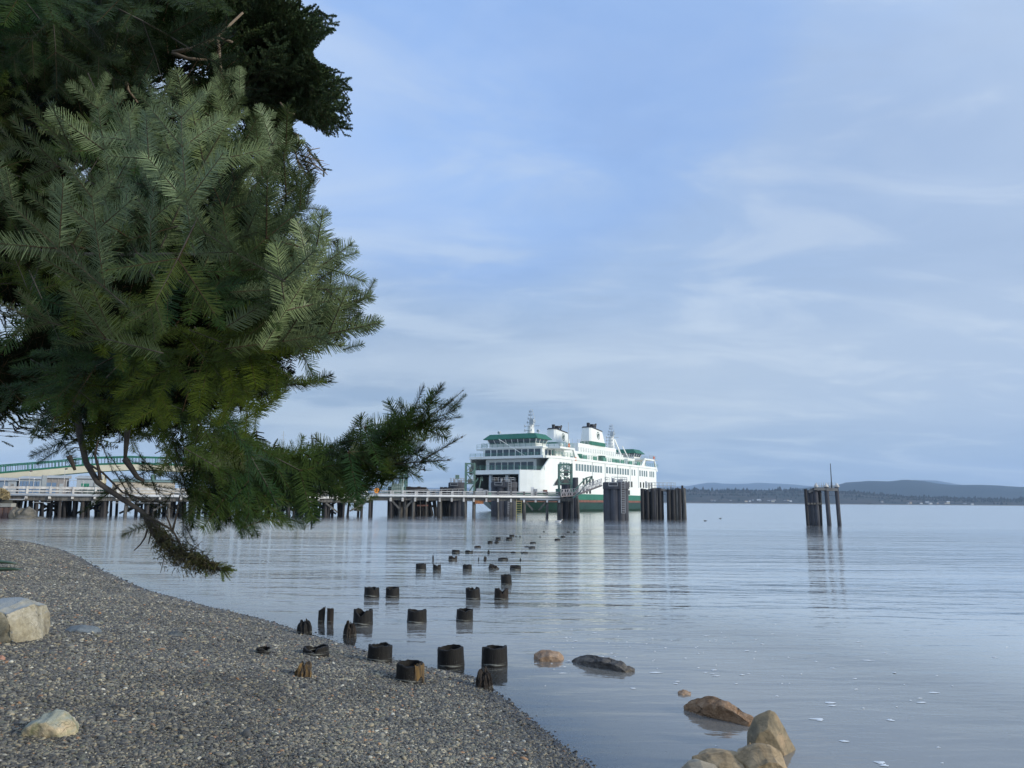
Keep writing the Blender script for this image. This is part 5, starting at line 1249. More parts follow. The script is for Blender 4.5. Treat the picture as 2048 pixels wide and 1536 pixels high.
def shoot_template(L_, needle, pairs, w, rng, brush=False, droop=0.0):
    """needles in two ranks on a straight twig along +x; lies in the xy plane, top side +z"""
    V, Q, A = [], [], []
    def quad(p, d, wd, l, wv, a):
        b = len(V); e = p+d*l; V.extend([p-wd*wv*.5, p+wd*wv*.5, e+wd*wv*.22, e-wd*wv*.22]); Q.append((b, b+1, b+2, b+3)); A.extend([a]*4)
    ts = np.linspace(.03, 1.0, pairs)
    for t in ts:
        for s in (-1, 1):
            x = L_*(t+rng.uniform(-.008, .008)); th = R(64-22*t**3+rng.normal(0, 6)); l = needle*(1-.35*max(0, t-.8)/.2)*rng.uniform(.82, 1.1)*(.75+.25*min(1, t/.15))
            if brush: lift = rng.uniform(-1.2, 1.4); th = R(48+rng.normal(0, 10))
            else: lift = rng.normal(.10, .16)
            d = np.array([math.cos(th), s*math.sin(th)*math.cos(lift), math.sin(th)*math.sin(lift)-droop*rng.random()]); d = nrm(d)
            wd = nrm(np.cross(np.array([0, .35*s*math.sin(lift) if not brush else rng.normal(0, .5), 1.0]), d))
            quad(np.array([x, 0, 0]), d, wd, l, w, rng.uniform(.25, .95))
        if rng.random() < .35:     # some needles on top of the twig
            d = nrm(np.array([.8, rng.uniform(-.5, .5), rng.uniform(.3, .8)])); quad(np.array([L_*t, 0, 0]), d, nrm(np.cross([0, 0, 1.], d)), needle*.6, w, rng.uniform(.25, .95))
    for k in range(6):
        a = rng.uniform(-.7, .7); d = nrm(np.array([1, a, rng.uniform(-.2, .3)])); quad(np.array([L_*.98, 0, 0]), d, nrm(np.cross([0, 0, 1.], d)), needle*.55, w, .7)
    r = .0017 if not brush else .003       # the twig itself: two crossed strips
    for wd in (np.array([0, 1., 0]), np.array([0, 0, 1.])): quad(np.array([0., 0, 0]), np.array([1., 0, 0]), wd, L_, r*2, 0.0)
    quad(np.array([L_*.985, 0, 0]), np.array([1., 0, 0]), np.array([0, 1., 0]), .006, .006, .08)
    quad(np.array([L_*.985, 0, 0]), np.array([1., 0, 0]), np.array([0, 0., 1.]), .006, .006, .08)
    return np.array(V), np.array(Q), np.array(A)
def path_ok(W, m=0):
    x, y, w = proj(W); k = in_poly(x, y, MK)
    if m: k &= in_poly(x+m, y, MK) & in_poly(x, y+m, MK) & in_poly(x, y-m, MK)
    return k | (x < -30) | (y < -30)
class Foliage:
    def __init__(s, seed): s.items = {}; s.rng = np.random.default_rng(seed)
    def add(s, kind, p, d, n, sc_=1.0, tone=0.0): s.items.setdefault(kind, []).append((p, d, n, sc_, tone))
    def build(s, name, templates, m, parent, keep=None):
        Vs, Qs, As, Ts = [], [], [], []; off = 0
        for kind, lst in s.items.items():
            tv_list = templates[kind]
            p = np.array([i[0] for i in lst]); d = np.array([i[1] for i in lst]); n = np.array([i[2] for i in lst]); sc_ = np.array([i[3] for i in lst]); tn = np.array([i[4] for i in lst])
            d /= np.linalg.norm(d, axis=1)[:, None]; y = np.cross(n, d); y /= np.linalg.norm(y, axis=1)[:, None]; z = np.cross(d, y)
            L_ = tv_list[0][3]
            tips = p+d*(L_*sc_)[:, None]
            k = keep(p, tips) if keep else np.ones(len(p), bool)
            p, d, y, z, sc_, tn = p[k], d[k], y[k], z[k], sc_[k], tn[k]
            ch = s.rng.integers(0, len(tv_list), len(p))
            for ti, (V, Q, A, _) in enumerate(tv_list):
                m_ = ch == ti
                if not m_.any(): continue
                B = np.stack([d[m_], y[m_], z[m_]], 1)*sc_[m_][:, None, None]     # (k,3,3)
                W = np.einsum('vj,kji->kvi', V, B)+p[m_][:, None, :]
                # gentle bend: older part sags
                k_ = len(W); Vs.append(W.reshape(-1, 3)); Qs.append((Q[None]+(np.arange(k_)*len(V))[:, None, None]).reshape(-1, 4)+off)
                As.append(np.tile(A, k_)); Ts.append(np.repeat(tn[m_], len(V))); off += k_*len(V)
        V = np.concatenate(Vs); Q = np.concatenate(Qs)
        print(name, 'quads', len(Q))
        return np_mesh(name, V, Q, m, parent, False, {'shade': np.concatenate(As), 'tone': np.concatenate(Ts)})
def needle_material(name, top, under, yellow, spec=.12):
    m = bpy.data.materials.new(name); m.use_nodes = True; t = m.node_tree; b = t.nodes['Principled BSDF']
    sh = N('ShaderNodeAttribute', t, attribute_name='shade').outputs['Fac']; tn = N('ShaderNodeAttribute', t, attribute_name='tone').outputs['Fac']
    g = N('ShaderNodeNewGeometry', t)
    up = mix_col(t, tn, tuple(top), tuple(yellow)); un = mix_col(t, math_node(t, 'MULTIPLY', tn, .75), tuple(under), tuple(yellow))
    c = mix_col(t, g.outputs['Backfacing'], un, up)
    c = mix_col(t, 1.0, c, ramp(t, sh, [(0.2, .62), (1.0, 1.3)]), 'MULTIPLY')
    st = ramp(t, sh, [(.10, 1.0), (.16, 0.0)])
    c = mix_col(t, st, c, (.075, .050, .032))
    L(t, c, b.inputs['Base Color']); b.inputs['Roughness'].default_value = .42; b.inputs['Specular IOR Level'].default_value = spec
    return m
rngT = np.random.default_rng(17)
def tmpl(L_, nd, pairs, w, k=3, **kw): return [(*shoot_template(L_, nd, pairs, w, rngT, **kw), L_) for _ in range(k)]
TEMPL = {'near': tmpl(.135, .034, 44, .0021, 5), 'mid': tmpl(.135, .034, 19, .0038), 'far': tmpl(.13, .034, 10, .0070), 'brush': tmpl(.085, .015, 30, .0044, 4, brush=True), 'tuft': tmpl(.07, .018, 16, .0024, brush=True)}
BARK = mat('fir_bark', (.055, .045, .036), .9, .5, 14.0, (.11, .10, .085), bump=.006, bscale=40)
TWIG = mat('bare_twig', (.050, .038, .028), .8, .4, 20.0, (.09, .075, .055))
def bough(F, twig, p, d, n, L_, kind, rng, lvl=0, tone=0.0, step=.115, curve=.0, nomin=.085):
    """a spray: axis with opposite side shoots in the plane whose upper side is n"""
    p = np.array(p, float); d = nrm(np.array(d, float)); n = np.array(n, float); n = nrm(n-d*n.dot(d))
    s = 0.0; pts = [p.copy()]; side = np.cross(n, d)
    first = True
    while s < L_-.03:
        seg = min(step*rng.uniform(.85, 1.2), L_-s)
        F.add(kind, p, d+n*rng.normal(0, .03), n+side*rng.normal(0, .25), seg/TEMPL[kind][0][3]*1.04, tone+rng.normal(0, .08))
        p = p+d*seg; s += seg; pts.append(p.copy())
        d = nrm(d+n*curve*seg+side*rng.normal(0, .05)+n*rng.normal(0, .04)); n = nrm(n-d*n.dot(d)); side = np.cross(n, d)
        rem = L_-s
        if rem < .03: break
        for sg in (-1, 1):
            if rng.random() < .14: continue
            a = R(rng.uniform(38, 56)); sd = d*math.cos(a)+side*sg*math.sin(a)+n*rng.normal(.02, .10)
            l = rem*rng.uniform(.50, .72)+.08
            nn = n+side*rng.normal(0, .22)+d*rng.normal(0, .12)
            if l > .24 and lvl < 2: bough(F, twig, p, sd, nn, l, kind, rng, lvl+1, tone, step, curve*.7)
            else:
                l = min(l, .19); 
                if l > nomin*.7: F.add(kind, p, sd, nn, l/TEMPL[kind][0][3] if kind != 'brush' else min(1.2, l/.085), tone+rng.normal(0, .08))
    if rng.random() < .9:       # terminal fan of three
        for sg in (-1, 1):
            a = R(rng.uniform(28, 48)); F.add(kind, p-d*.01, d*math.cos(a)+side*sg*math.sin(a)+n*rng.normal(0, .08), n, rng.uniform(.55, .85), tone)
    if lvl < 2 and twig is not None and len(pts) > 2:
        ok = path_ok(np.array(pts)+twig.org, 6)
        pts = pts[:int(ok.argmin())] if not ok.all() else pts
    if lvl < 2 and twig is not None and len(pts) > 2:
        r0 = (.0036, .0022, .0014)[lvl]; k = len(pts); twig.path([Vector(q) for q in pts], [r0*(1-.75*i/(k-1)) for i in range(k)], 5, False)
    return pts
HOLES = [(18, 640, 42, .95), (312, 172, 26, .9), (365, 130, 20, .9), (405, 145, 20, .9), (160, 348, 22, .9), (595, 320, 30, .75), (505, 225, 30, .7), (555, 590, 14, .7), (640, 705, 10, .8), (20, 860, 50, .6), (300, 890, 26, .75), (245, 905, 24, .75), (395, 880, 30, .55), (455, 835, 30, .6), (340, 925, 22, .6), (250, 800, 0, 0), (30, 905, 40, .5), (120, 800, 0, 0), (470, 255, 22, .7), (430, 845, 24, .9), (350, 905, 26, .9), (60, 870, 40, .7), (140, 880, 26, .6), (25, 680, 26, .95), (520, 160, 22, .8)]
GAPS = [[(500, 838), (570, 824), (610, 800), (660, 768), (760, 700), (1000, 640), (1000, 765), (840, 768), (760, 795), (692, 830), (690, 862), (600, 872), (560, 874), (510, 856)], [(672, 700), (800, 690), (780, 740), (668, 738), (640, 722)], [(655, 290), (800, 270), (800, 330), (690, 350), (640, 322)], [(660, 385), (800, 350), (800, 478), (700, 478), (655, 455), (668, 425)], [(700, 520), (790, 490), (790, 552), (735, 556), (700, 548)]]
TOPR = [(455, -100), (900, -100), (900, 300), (640, 262), (560, 215), (490, 120)]
def keep_fn(shrink=0, holes=True, seed=1, loose=0, notop=False):
    rr = np.random.default_rng(seed)
    def f(p, tips):
        x, y, w = proj(tips); x2, y2, _ = proj(p); k = in_poly(x, y, MK) & in_poly(x2, y2, MK)
        if loose:
            for dx, dy in ((-loose, 0), (-loose*.7, loose*.7), (-loose*.7, -loose*.7), (0, -loose*.8), (-loose*.4, loose)):
                k |= in_poly(x+dx, y+dy, MK)
            k &= in_poly(x2-loose*.8, y2, MK) | in_poly(x2-loose*.5, y2-loose*.5, MK)| in_poly(x2-loose*.5, y2+loose*.5, MK)
        if shrink:
            for dx, dy in ((shrink, 0), (-shrink*.3, shrink*.5), (0, -shrink*.5)): k &= in_poly(x+dx, y+dy, MK)
        if holes:
            for hx, hy, hr, pr in HOLES:
                inn = np.hypot(x-hx, y-hy) < hr; inn |= np.hypot((x+x2)/2-hx, (y+y2)/2-hy) < hr
                k &= ~(inn & (rr.random(len(x)) < pr))
        for G in GAPS: k &= ~(in_poly(x, y, G) | in_poly((x+x2)/2, (y+y2)/2, G))
        if notop: k &= ~(in_poly(x, y, TOPR) | in_poly(x2, y2, TOPR))
        off = (x < -500) | (y < -420) ; k &= ~off
        return k
    return f
def pdir(ang, depth):      # direction seen at angle ang in the photo, depth>0 leans away
    a = R(ang); return nrm(AX_R*math.cos(a)+AX_U*math.sin(a)+AX_F*depth)
t_main = thing('fir_tree', 'near fir tree whose boughs of flat needles fill the upper left', 'tree', (-3.5, 2.9, gz(-3.5, 2.9)))
O1 = np.array(t_main.location)
F1 = Foliage(1); F1n = Foliage(5); F1L = Foliage(6); F1b = Foliage(2); tw = MB(); tw.org = O1; limbs = []
rb = np.random.default_rng(23)
def bough_to(tip, ang, Lpx, D, kind='near', F=None, tone=0.0, depth=None, face=None, curve=-.25, lvl=1):
    """a bough whose tip is at a photo point and depth; face: how its upper side is turned"""
    depth = rb.uniform(-.45, .25) if depth is None else depth
    d = pdir(ang, depth); Lw = Lpx/F_PX*D/math.sqrt(1/(1+depth**2))*1.0
    tipw = np.array(P(tip[0], tip[1], D)); base = tipw-d*Lw*.97
    face = face if face is not None else (-AX_F*0 + np.array([0, .0, 1.0])*.75 + AX_F*.85 + AX_R*rb.uniform(-.35, .2))   # we look at the undersides
    bough(F or F1, tw, base-O1, d, face, Lw, kind, rb, lvl, tone, step=.155 if F is F1 or lvl == 2 else .125, curve=curve, nomin=.11)
    return base, D
bases = []
UND = lambda k=.85: np.array([0, 0, 1.0])*.6+AX_F*k+AX_R*rb.uniform(-.35, .25)
TOP = lambda: np.array([0, 0, 1.0])*.8-AX_F*rb.uniform(.5, 1.1)+AX_R*rb.uniform(-.3, .3)
hand = [((700,505),20,260,2.6),((668,530),38,260,2.45),((735,600),26,280,2.6),((730,680),-5,260,2.7),((648,380),30,260,2.7),((560,250),60,220,2.9),((620,470),30,260,2.5),((292,22),-12,300,3.1),((278,95),-28,280,3.1),((238,165),-48,240,3.1),((255,40),-30,260,2.9),((120,180),-90,220,3.0),((430,150),55,200,3.0),((480,190),60,220,2.9),((662,333),36,330,2.5),((610,245),52,300,2.7),((640,426),14,280,2.4),((600,400),48,330,2.35),((722,487),32,340,2.35),((650,492),60,260,2.3),((752,568),28,320,2.5),((700,566),6,240,2.35),((762,619),20,300,2.55),
 ((748,660),8,300,2.45),((690,700),-25,240,2.4),((664,745),10,300,2.6),((640,770),-8,240,2.8),((445,232),62,320,2.3),((350,238),96,300,2.25),((310,213),48,320,2.5),((178,208),118,300,2.6),
 ((12,405),133,330,2.1),((132,440),102,260,2.2),((210,415),128,270,2.4),((535,405),58,330,2.15),((505,330),62,300,2.5),((410,470),150,200,2.2),
 ((30,275),150,320,2.7),((100,265),128,300,2.6),((95,520),-160,260,2.3),((305,620),-110,220,2.15),((60,640),165,260,2.3),((470,480),50,220,2.1),((340,330),115,260,2.4)]
for tip, a, l, D in [q_ for k_, q_ in enumerate(hand) if k_ % 4 != 2 or q_[0][0] > 600]: bases.append(bough_to(tip, a, l, D, face=UND(rb.uniform(.3, .95)), tone=rb.uniform(-.1, .5), lvl=2 if tip[0] > 560 and tip[1] > 300 else 1, F=F1 if rb.random() < .75 else F1L))
# lower yellow-green sprays, seen from the side and above, drooping tips
low = [((190,790),-20,230,2.5),((255,775),-35,230,2.4),((120,760),-150,230,2.5),((330,690),-15,200,2.5),((440,735),-28,260,2.3),((480,780),-35,260,2.4),((240,665),-40,200,2.4),((300,560),-25,220,2.3),((130,700),-60,200,2.4),((60,820),-140,230,2.6),
 ((500,650),-20,240,2.3),((540,600),-15,220,2.3),((420,600),-30,230,2.2),((560,700),-30,250,2.4),((585,740),-20,260,2.5),((520,800),-45,220,2.6),((420,800),-60,220,2.6),((330,810),-50,220,2.5),((260,850),-30,240,2.7),((180,870),-60,220,2.7),
 ((90,880),-120,220,2.7),((20,760),-160,220,2.5),((500,865),-20,280,2.9),((560,890),-15,300,3.0),((450,870),-45,240,2.8),((380,770),-100,200,2.4)]
for tip, a, l, D in [q_ for k_, q_ in enumerate(low) if k_ % 3 != 1]: bases.append(bough_to(tip, a, l, D, F=F1L, tone=rb.uniform(.0, 1.0), face=TOP(), depth=rb.uniform(-.7, -.1), curve=-.8))
# the low bough reaching right
rgt = [((924,788),38,330,2.75),((878,785),44,280,2.8),((844,780),66,240,2.85),((800,802),120,180,2.85),((905,826),22,260,2.7),((908,838),12,240,2.8),((908,875),30,280,2.7),((884,906),8,280,2.75),((883,933),-28,260,2.8),((832,955),-32,280,2.75),
 ((775,968),-38,280,2.7),((705,838),155,200,2.9),((740,850),110,220,2.9),((770,870),60,240,2.8),((690,872),100,200,2.9),((640,880),80,200,3.0),((590,890),95,180,3.0),((560,880),110,160,3.1),
 ((715,1000),-30,260,2.7),((710,1040),-25,280,2.6),((645,1058),-35,300,2.6),((600,1048),-60,260,2.6),((520,1060),-65,260,2.7),((480,1062),-70,260,2.8),((400,1052),-80,240,2.9),((440,1045),-60,260,2.8),((370,1050),-100,200,2.8)]
for i_, (tip, a, l, D) in enumerate(rgt): bases.append(bough_to(tip, a, l, D, F=F1L, lvl=2 if i_ < 14 else 1, tone=rb.uniform(0, .45), face=TOP()*.6+UND()*rb.uniform(0, .5), depth=rb.uniform(-.4, .4), curve=-.2))
# fill inside the crown, deeper and coarser
def fill(n, box, D0, D1, kind, F, tone, ang, Lr, zen=.6):
    c = 0; tries = 0
    while c < n and tries < n*20:
        tries += 1; x = rb.uniform(box[0], box[2]); y = rb.uniform(box[1], box[3])
        if not in_poly(np.array([x]), np.array([y]), MK)[0]: continue
        D = rb.uniform(D0, D1); a = rb.uniform(*ang); d = pdir(a, rb.uniform(-.5, .5)); L_ = rb.uniform(*Lr)
        f = UND() if rb.random() < zen else TOP()
        base = np.array(P(x, y, D)); bough(F, tw if kind == 'near' else None, base-O1, d, f, L_, kind, rb, 0, tone(), curve=-.3); c += 1
fill(5, (-150, 250, 480, 760), 2.9, 3.4, 'near', F1n, lambda: rb.uniform(0, .8), (-60, 80), (.28, .5), .5)
fill(9, (300, 860, 760, 1030), 2.9, 3.3, 'near', F1n, lambda: rb.uniform(0, .6), (-60, 50), (.25, .42), .4)
fill(90, (-350, 150, 600, 860), 3.3, 4.1, 'mid', F1b, lambda: rb.uniform(0, .5), (-50, 90), (.35, .65), .5)
fill(60, (280, 860, 800, 1030), 3.1, 3.6, 'mid', F1b, lambda: rb.uniform(0, .4), (-60, 60), (.25, .45), .4)
fill(130, (-400, -250, 600, 860), 4.0, 5.2, 'far', F1b, lambda: rb.uniform(0, .3), (-60, 100), (.5, .9), .5)
fill(40, (-100, 500, 560, 860), 3.6, 4.6, 'far', F1b, lambda: rb.uniform(0, .3), (-60, 60), (.4, .7), .4)
fill(26, (-300, -350, 280, 160), 2.6, 3.6, 'near', F1n, lambda: rb.uniform(0, .5), (-70, 60), (.4, .7), .6)
NM = needle_material('fir_needles', (.028, .078, .018), (.185, .250, .135), (.130, .165, .016), .28)
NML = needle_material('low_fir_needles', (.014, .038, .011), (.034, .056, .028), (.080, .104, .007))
NMI = needle_material('shaded_inner_needles', (.004, .011, .003), (.009, .014, .007), (.011, .014, .003), .02)  # near black: the shade inside the crown is put into the needle colour
crown = F1.build('crown', TEMPL, NM, t_main, lambda p, t: keep_fn(0, False, 1, 20, True)(p+O1, t+O1))
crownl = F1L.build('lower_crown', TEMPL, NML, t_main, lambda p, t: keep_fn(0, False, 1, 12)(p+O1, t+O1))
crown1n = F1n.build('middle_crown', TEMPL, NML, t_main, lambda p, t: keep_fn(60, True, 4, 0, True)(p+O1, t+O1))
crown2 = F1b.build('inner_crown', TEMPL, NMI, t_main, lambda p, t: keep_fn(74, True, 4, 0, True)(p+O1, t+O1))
tw.build('twigs', BARK, t_main)
# trunk and limbs
mb = MB(); mb.path([(0, 0, -.4), (0, 0, .3), (.02, 0, 2), (.0, .03, 4.5), (.03, 0, 7.5), (.0, 0, 11)], [.32, .24, .21, .17, .12, .05], 14, True); mb.build('trunk', BARK, t_main, True)
def limb_path(h, end, sag=.25, r0=.035, name='limb', parent=None, o=None, rend=.006):
    o = Vector(O1 if o is None else o); a = Vector((0, 0, h)); b = Vector(end)-o; pts = []
    for i in range(9):
        k = i/8; q = a.lerp(b, k); q.z -= sag*math.sin(math.pi*k); q.y += .06*math.sin(k*7+h); pts.append(q)
    W = np.array([list(q+o) for q in pts]); mid = np.concatenate([W, (W[1:]+W[:-1])/2])
    if not path_ok(mid, 75).all(): return False
    x_, y_, _ = proj(mid)
    if ((y_ > 820) | ((y_ > 560) & (y_ < 760) & (x_ > -60))).any(): return False
    mb = MB(); mb.path(pts, [r0*(1-k/8)+rend*(k/8) for k in range(9)], 8, True); mb.build(name, BARK, parent or t_main, True); return True
for i, (b, D) in enumerate(bases):
    if i % 18 == 4:
        for dh in (.3, .9, 1.6, 2.4):
            if limb_path(max(.8, min(8.5, b[2]-O1[2]+dh)), b, rb.uniform(.02, .2)-.1*dh, rb.uniform(.011, .018)): break
# drooping mossy limb in front of the dock
ml_pts = [(150,760,2.9),(158,860,2.75),(172,925,2.65),(196,965,2.6),(240,995,2.6),(282,1022,2.6),(312,1052,2.6),(335,1085,2.6),(372,1108,2.6),(410,1125,2.6),(440,1136,2.6)]
pts = [P(x, y, D)-Vector(O1) for x, y, D in ml_pts]
mb = MB(); mb.path(pts, [.015, .012, .0098, .009, .0082, .007, .006, .005, .004, .003, .002], 10, True); dl = mb.build('drooping_limb', mat('grey_limb', (.105, .088, .070), .9, .5, 25.0, (.05, .042, .034), bump=.004, bscale=60), t_main, True)
mb = MB()
def pp(lst): return [P(x, y, 2.6)-Vector(O1) for x, y in lst]
for lst, r in (([(172,925),(205,945),(245,985),(290,1000),(318,1012)], .004), ([(200,960),(198,940),(190,910),(196,880)], .006), ([(282,1022),(300,1060),(318,1090)], .004), ([(290,1030),(320,1046),(345,1060),(362,1090)], .005), ([(262,1010),(300,1040),(330,1050)], .004),
               ([(295,1058),(290,1075),(280,1090),(268,1101)], .0035), ([(303,1060),(300,1075),(297,1088)], .003), ([(330,1108),(326,1125),(321,1146)], .0018), ([(138,912),(144,925),(150,940)], .009), ([(250,918),(262,935),(275,955),(287,962)], .011), ([(255,860),(252,895),(250,918)], .010),
               ([(350,1105),(385,1100),(398,1096)], .0022), ([(385,1100),(395,1090),(405,1082)], .0016), ([(345,1062),(332,1030),(336,1010)], .003), ([(345,1062),(352,1035),(360,990)], .004), ([(300,1045),(330,1070),(350,1082)], .006), ([(288,1035),(312,1070),(340,1098)], .005)):
    mb.path(pp(lst), [r*(1-.5*i/(len(lst)-1)) for i in range(len(lst))], 6, True)
mb.build('bare_twig', TWIG, dl, True)
# moss and the tuft at its end
V = []; Q = []; T_ = []; rm = np.random.default_rng(6)
path = np.array([list(p) for p in pts[5:]])
for i in range(3800):
    k = rm.triangular(.7, 2.6, len(path)-1.001) if i % 5 else rm.uniform(.2, len(path)-1.001); a = int(k); c = path[a]*(1-k+a)+path[a+1]*(k-a)
    fat = .006+.013*math.exp(-((k-2.6)/1.5)**2); off = rm.normal(0, fat, 3); off[2] -= abs(rm.normal(0, fat*.8)); c = c+off
    d = nrm(rm.normal(0, 1, 3)+np.array([.3, 0, -.7])); w = nrm(np.cross(d, rm.normal(0, 1, 3))); l = rm.uniform(.006, .02); b = len(V)
    V += [c-w*.0012, c+w*.0012, c+d*l+w*.0008, c+d*l-w*.0008]; Q.append((b, b+1, b+2, b+3))
np_mesh('moss', np.array(V), np.array(Q), mat('brown_moss', (.060, .062, .018), .9, .6, 30.0, (.035, .028, .018)), dl)
F4 = Foliage(9)
for i in range(55):
    k = rm.uniform(3.2, 5.0); a = min(int(k), len(path)-2); c = path[a]*(1-k+a)+path[a+1]*(k-a)
    d = pdir(rm.uniform(-60, 25), rm.uniform(-.6, .6)); F4.add('tuft', c+rm.normal(0, .006, 3), d, np.array([0, 0, 1.])+rm.normal(0, .5, 3), rm.uniform(.3, .6), rm.uniform(.3, 1))
for i in range(26):
    c = path[-1]+pdir(rm.uniform(-60, 30), 0)*rm.uniform(0, .02); d = pdir(rm.uniform(-75, 20), rm.uniform(-.5, .5)); F4.add('tuft', c, d, np.array([0, 0, 1.])+rm.normal(0, .5, 3), rm.uniform(.3, .55), rm.uniform(.4, 1))
for i in range(26):
    k = rm.uniform(.8, 3.2); a = int(k); c = path[a]*(1-k+a)+path[a+1]*(k-a); F4.add('tuft', c+rm.normal(0, .012, 3), pdir(rm.uniform(-80, 0), rm.uniform(-.6, .6)), np.array([0, 0, 1.])+rm.normal(0, .5, 3), rm.uniform(.2, .38), rm.uniform(.2, .9))
F4.build('needle_tuft', TEMPL, NM, dl)
# the sparse hanging sprays beside it
F5 = Foliage(12)
for (x, y, a, l, D) in ((330,925,-50,.22,2.8),(300,940,-150,.16,2.8),(210,985,-10,.12,2.7),(275,985,-20,.10,2.7),(395,985,150,.18,2.9),(360,950,-80,.2,2.9),(240,950,-20,.15,2.8),(200,880,-70,.2,2.6),(215,905,-50,.16,2.6),(345,985,-120,.16,2.9),(310,890,-30,.2,3.0),(260,870,-60,.22,3.0)):
    bough(F5, None, np.array(P(x, y, D))-O1, pdir(a, rm.uniform(-.3, .3)), np.array([0, 0, 1.])+rm.normal(0, .3, 3), l, 'near', rm, 1, rm.uniform(0, .6))
F5.build('hanging_sprays', TEMPL, NML, t_main)
# ------------------------------------------------------------------ second fir, darker and farther
t2 = thing('fir_tree', 'darker fir tree behind, its short dense needled boughs reaching right at the top', 'tree', (-6.2, 7.2, gz(-6.2, 7.2)))
O2 = np.array(t2.location); F6 = Foliage(30); r2 = np.random.default_rng(41)
mb = MB(); mb.path([(0, 0, -.4), (0, 0, .3), (.02, 0, 3), (.0, .03, 6), (.03, 0, 9.5), (.0, 0, 13)], [.36, .28, .24, .19, .12, .05], 14, True); mb.build('trunk', BARK, t2, True)
tw2 = MB(); tw2.org = O2; b2 = []
F7 = Foliage(31)
def dense(tip, ang, Lpx, D, tone=0.0, depth=0.0, F=None):
    d = pdir(ang, depth); Lw = Lpx/F_PX*D; base = np.array(P(tip[0], tip[1], D))-d*Lw
    bough(F or F6, tw2, base-O2, d, np.array([0, 0, 1.])*.8+AX_F*r2.uniform(-.2, .6)+r2.normal(0, .15, 3), Lw, 'brush', r2, 0, tone, step=.085, curve=-.15, nomin=.06); b2.append(base)
for tip, a, l in (((684,54),22,300),((640,30),40,260),((600,5),50,260),((618,110),-10,260),((697,158),12,300),((655,145),55,200),((690,190),-20,260),((712,264),-42,330),((665,262),-55,260),((690,225),-30,280),((640,240),-60,200),((610,190),0,240),((570,150),10,240),((560,60),20,260),((520,20),30,260),
                  ((600,80),0,240),((650,175),20,240),((560,210),-20,200),((620,130),20,200),((680,180),30,240),((700,240),-20,240),((600,50),-20,240),((560,110),-30,240),((640,210),-35,220)):
    for q in range(2): dense((tip[0]-q*18, tip[1]+q*r2.uniform(-15, 15)), a+r2.uniform(-8, 8)*q, l, 5.2+r2.uniform(-.3, .5), r2.uniform(0, .25), r2.uniform(-.2, .2))
for i in range(150):
    x, y = r2.uniform(-300, 600), r2.uniform(-350, 300)
    if in_poly(np.array([x+60.]), np.array([y]), MK)[0]: dense((x+100, y), r2.uniform(-50, 40), r2.uniform(160, 280), r2.uniform(5.0, 6.8), r2.uniform(0, .3), r2.uniform(-.4, .4), F7)
for i in range(90):
    x, y = r2.uniform(-300, 560), r2.uniform(250, 860)
    if in_poly(np.array([x+60.]), np.array([y]), MK)[0]: dense((x+100, y), r2.uniform(-50, 30), r2.uniform(160, 280), r2.uniform(5.2, 6.8), r2.uniform(0, .3), r2.uniform(-.4, .4), F7)
NM2 = needle_material('dark_fir_needles', (.038, .085, .030), (.080, .130, .070), (.14, .15, .03))
F6.build('crown', TEMPL, NM2, t2, lambda p, t: keep_fn(0, True, 8, 12)(p+O2, t+O2))
F7.build('inner_crown', TEMPL, NM2, t2, lambda p, t: keep_fn(48, True, 8)(p+O2, t+O2))
tw2.build('twigs', BARK, t2)
for i, b in enumerate(b2):
    if i % 7 == 0: limb_path(max(1.0, min(11, b[2]-O2[2]+r2.uniform(-.1, .6))), b, r2.uniform(.1, .5), r2.uniform(.03, .05), 'limb', t2, O2)
# bare dead twigs in the gap between the crowns
mb = MB(); 
for lst in ([(560,265),(588,300),(610,350)], [(588,300),(600,285),(620,300),(640,296)], [(600,285),(595,270),(585,265)], [(605,320),(630,330),(650,345),(655,350)], [(600,310),(625,318),(648,322)], [(590,300),(600,340),(590,380)], [(610,350),(630,372),(640,360)], [(560,205),(575,225),(590,228)]):
    mb.path([P(x, y, 4.6)-Vector(O2) for x, y in lst], [.006*(1-.6*i/(len(lst)-1)) for i in range(len(lst))], 5, True)
for k in range(60):
    x, y = r2.uniform(585, 622), r2.uniform(312, 350); a = r2.uniform(-60, 60); p0 = np.array(P(x, y, 4.6)); mb.path([Vector(p0-O2), Vector(p0+pdir(a, r2.uniform(-.5, .5))*r2.uniform(.04, .14)-O2)], [.0022, .001], 4, True)
for lst in ([(345,105),(385,97),(432,76),(486,25)], [(432,76),(465,84)], [(345,106),(375,117),(415,120)], [(436,80),(440,130),(446,165)], [(252,165),(256,180),(275,205)]):
    mb.path([P(x, y, 3.4)-Vector(O2) for x, y in lst], [.010*(1-.5*i/(len(lst)-1)) for i in range(len(lst))], 6, True)
mb.build('dead_twigs', mat('pale_twig', (.20, .15, .10), .8, .3, 20.0), t2, True)
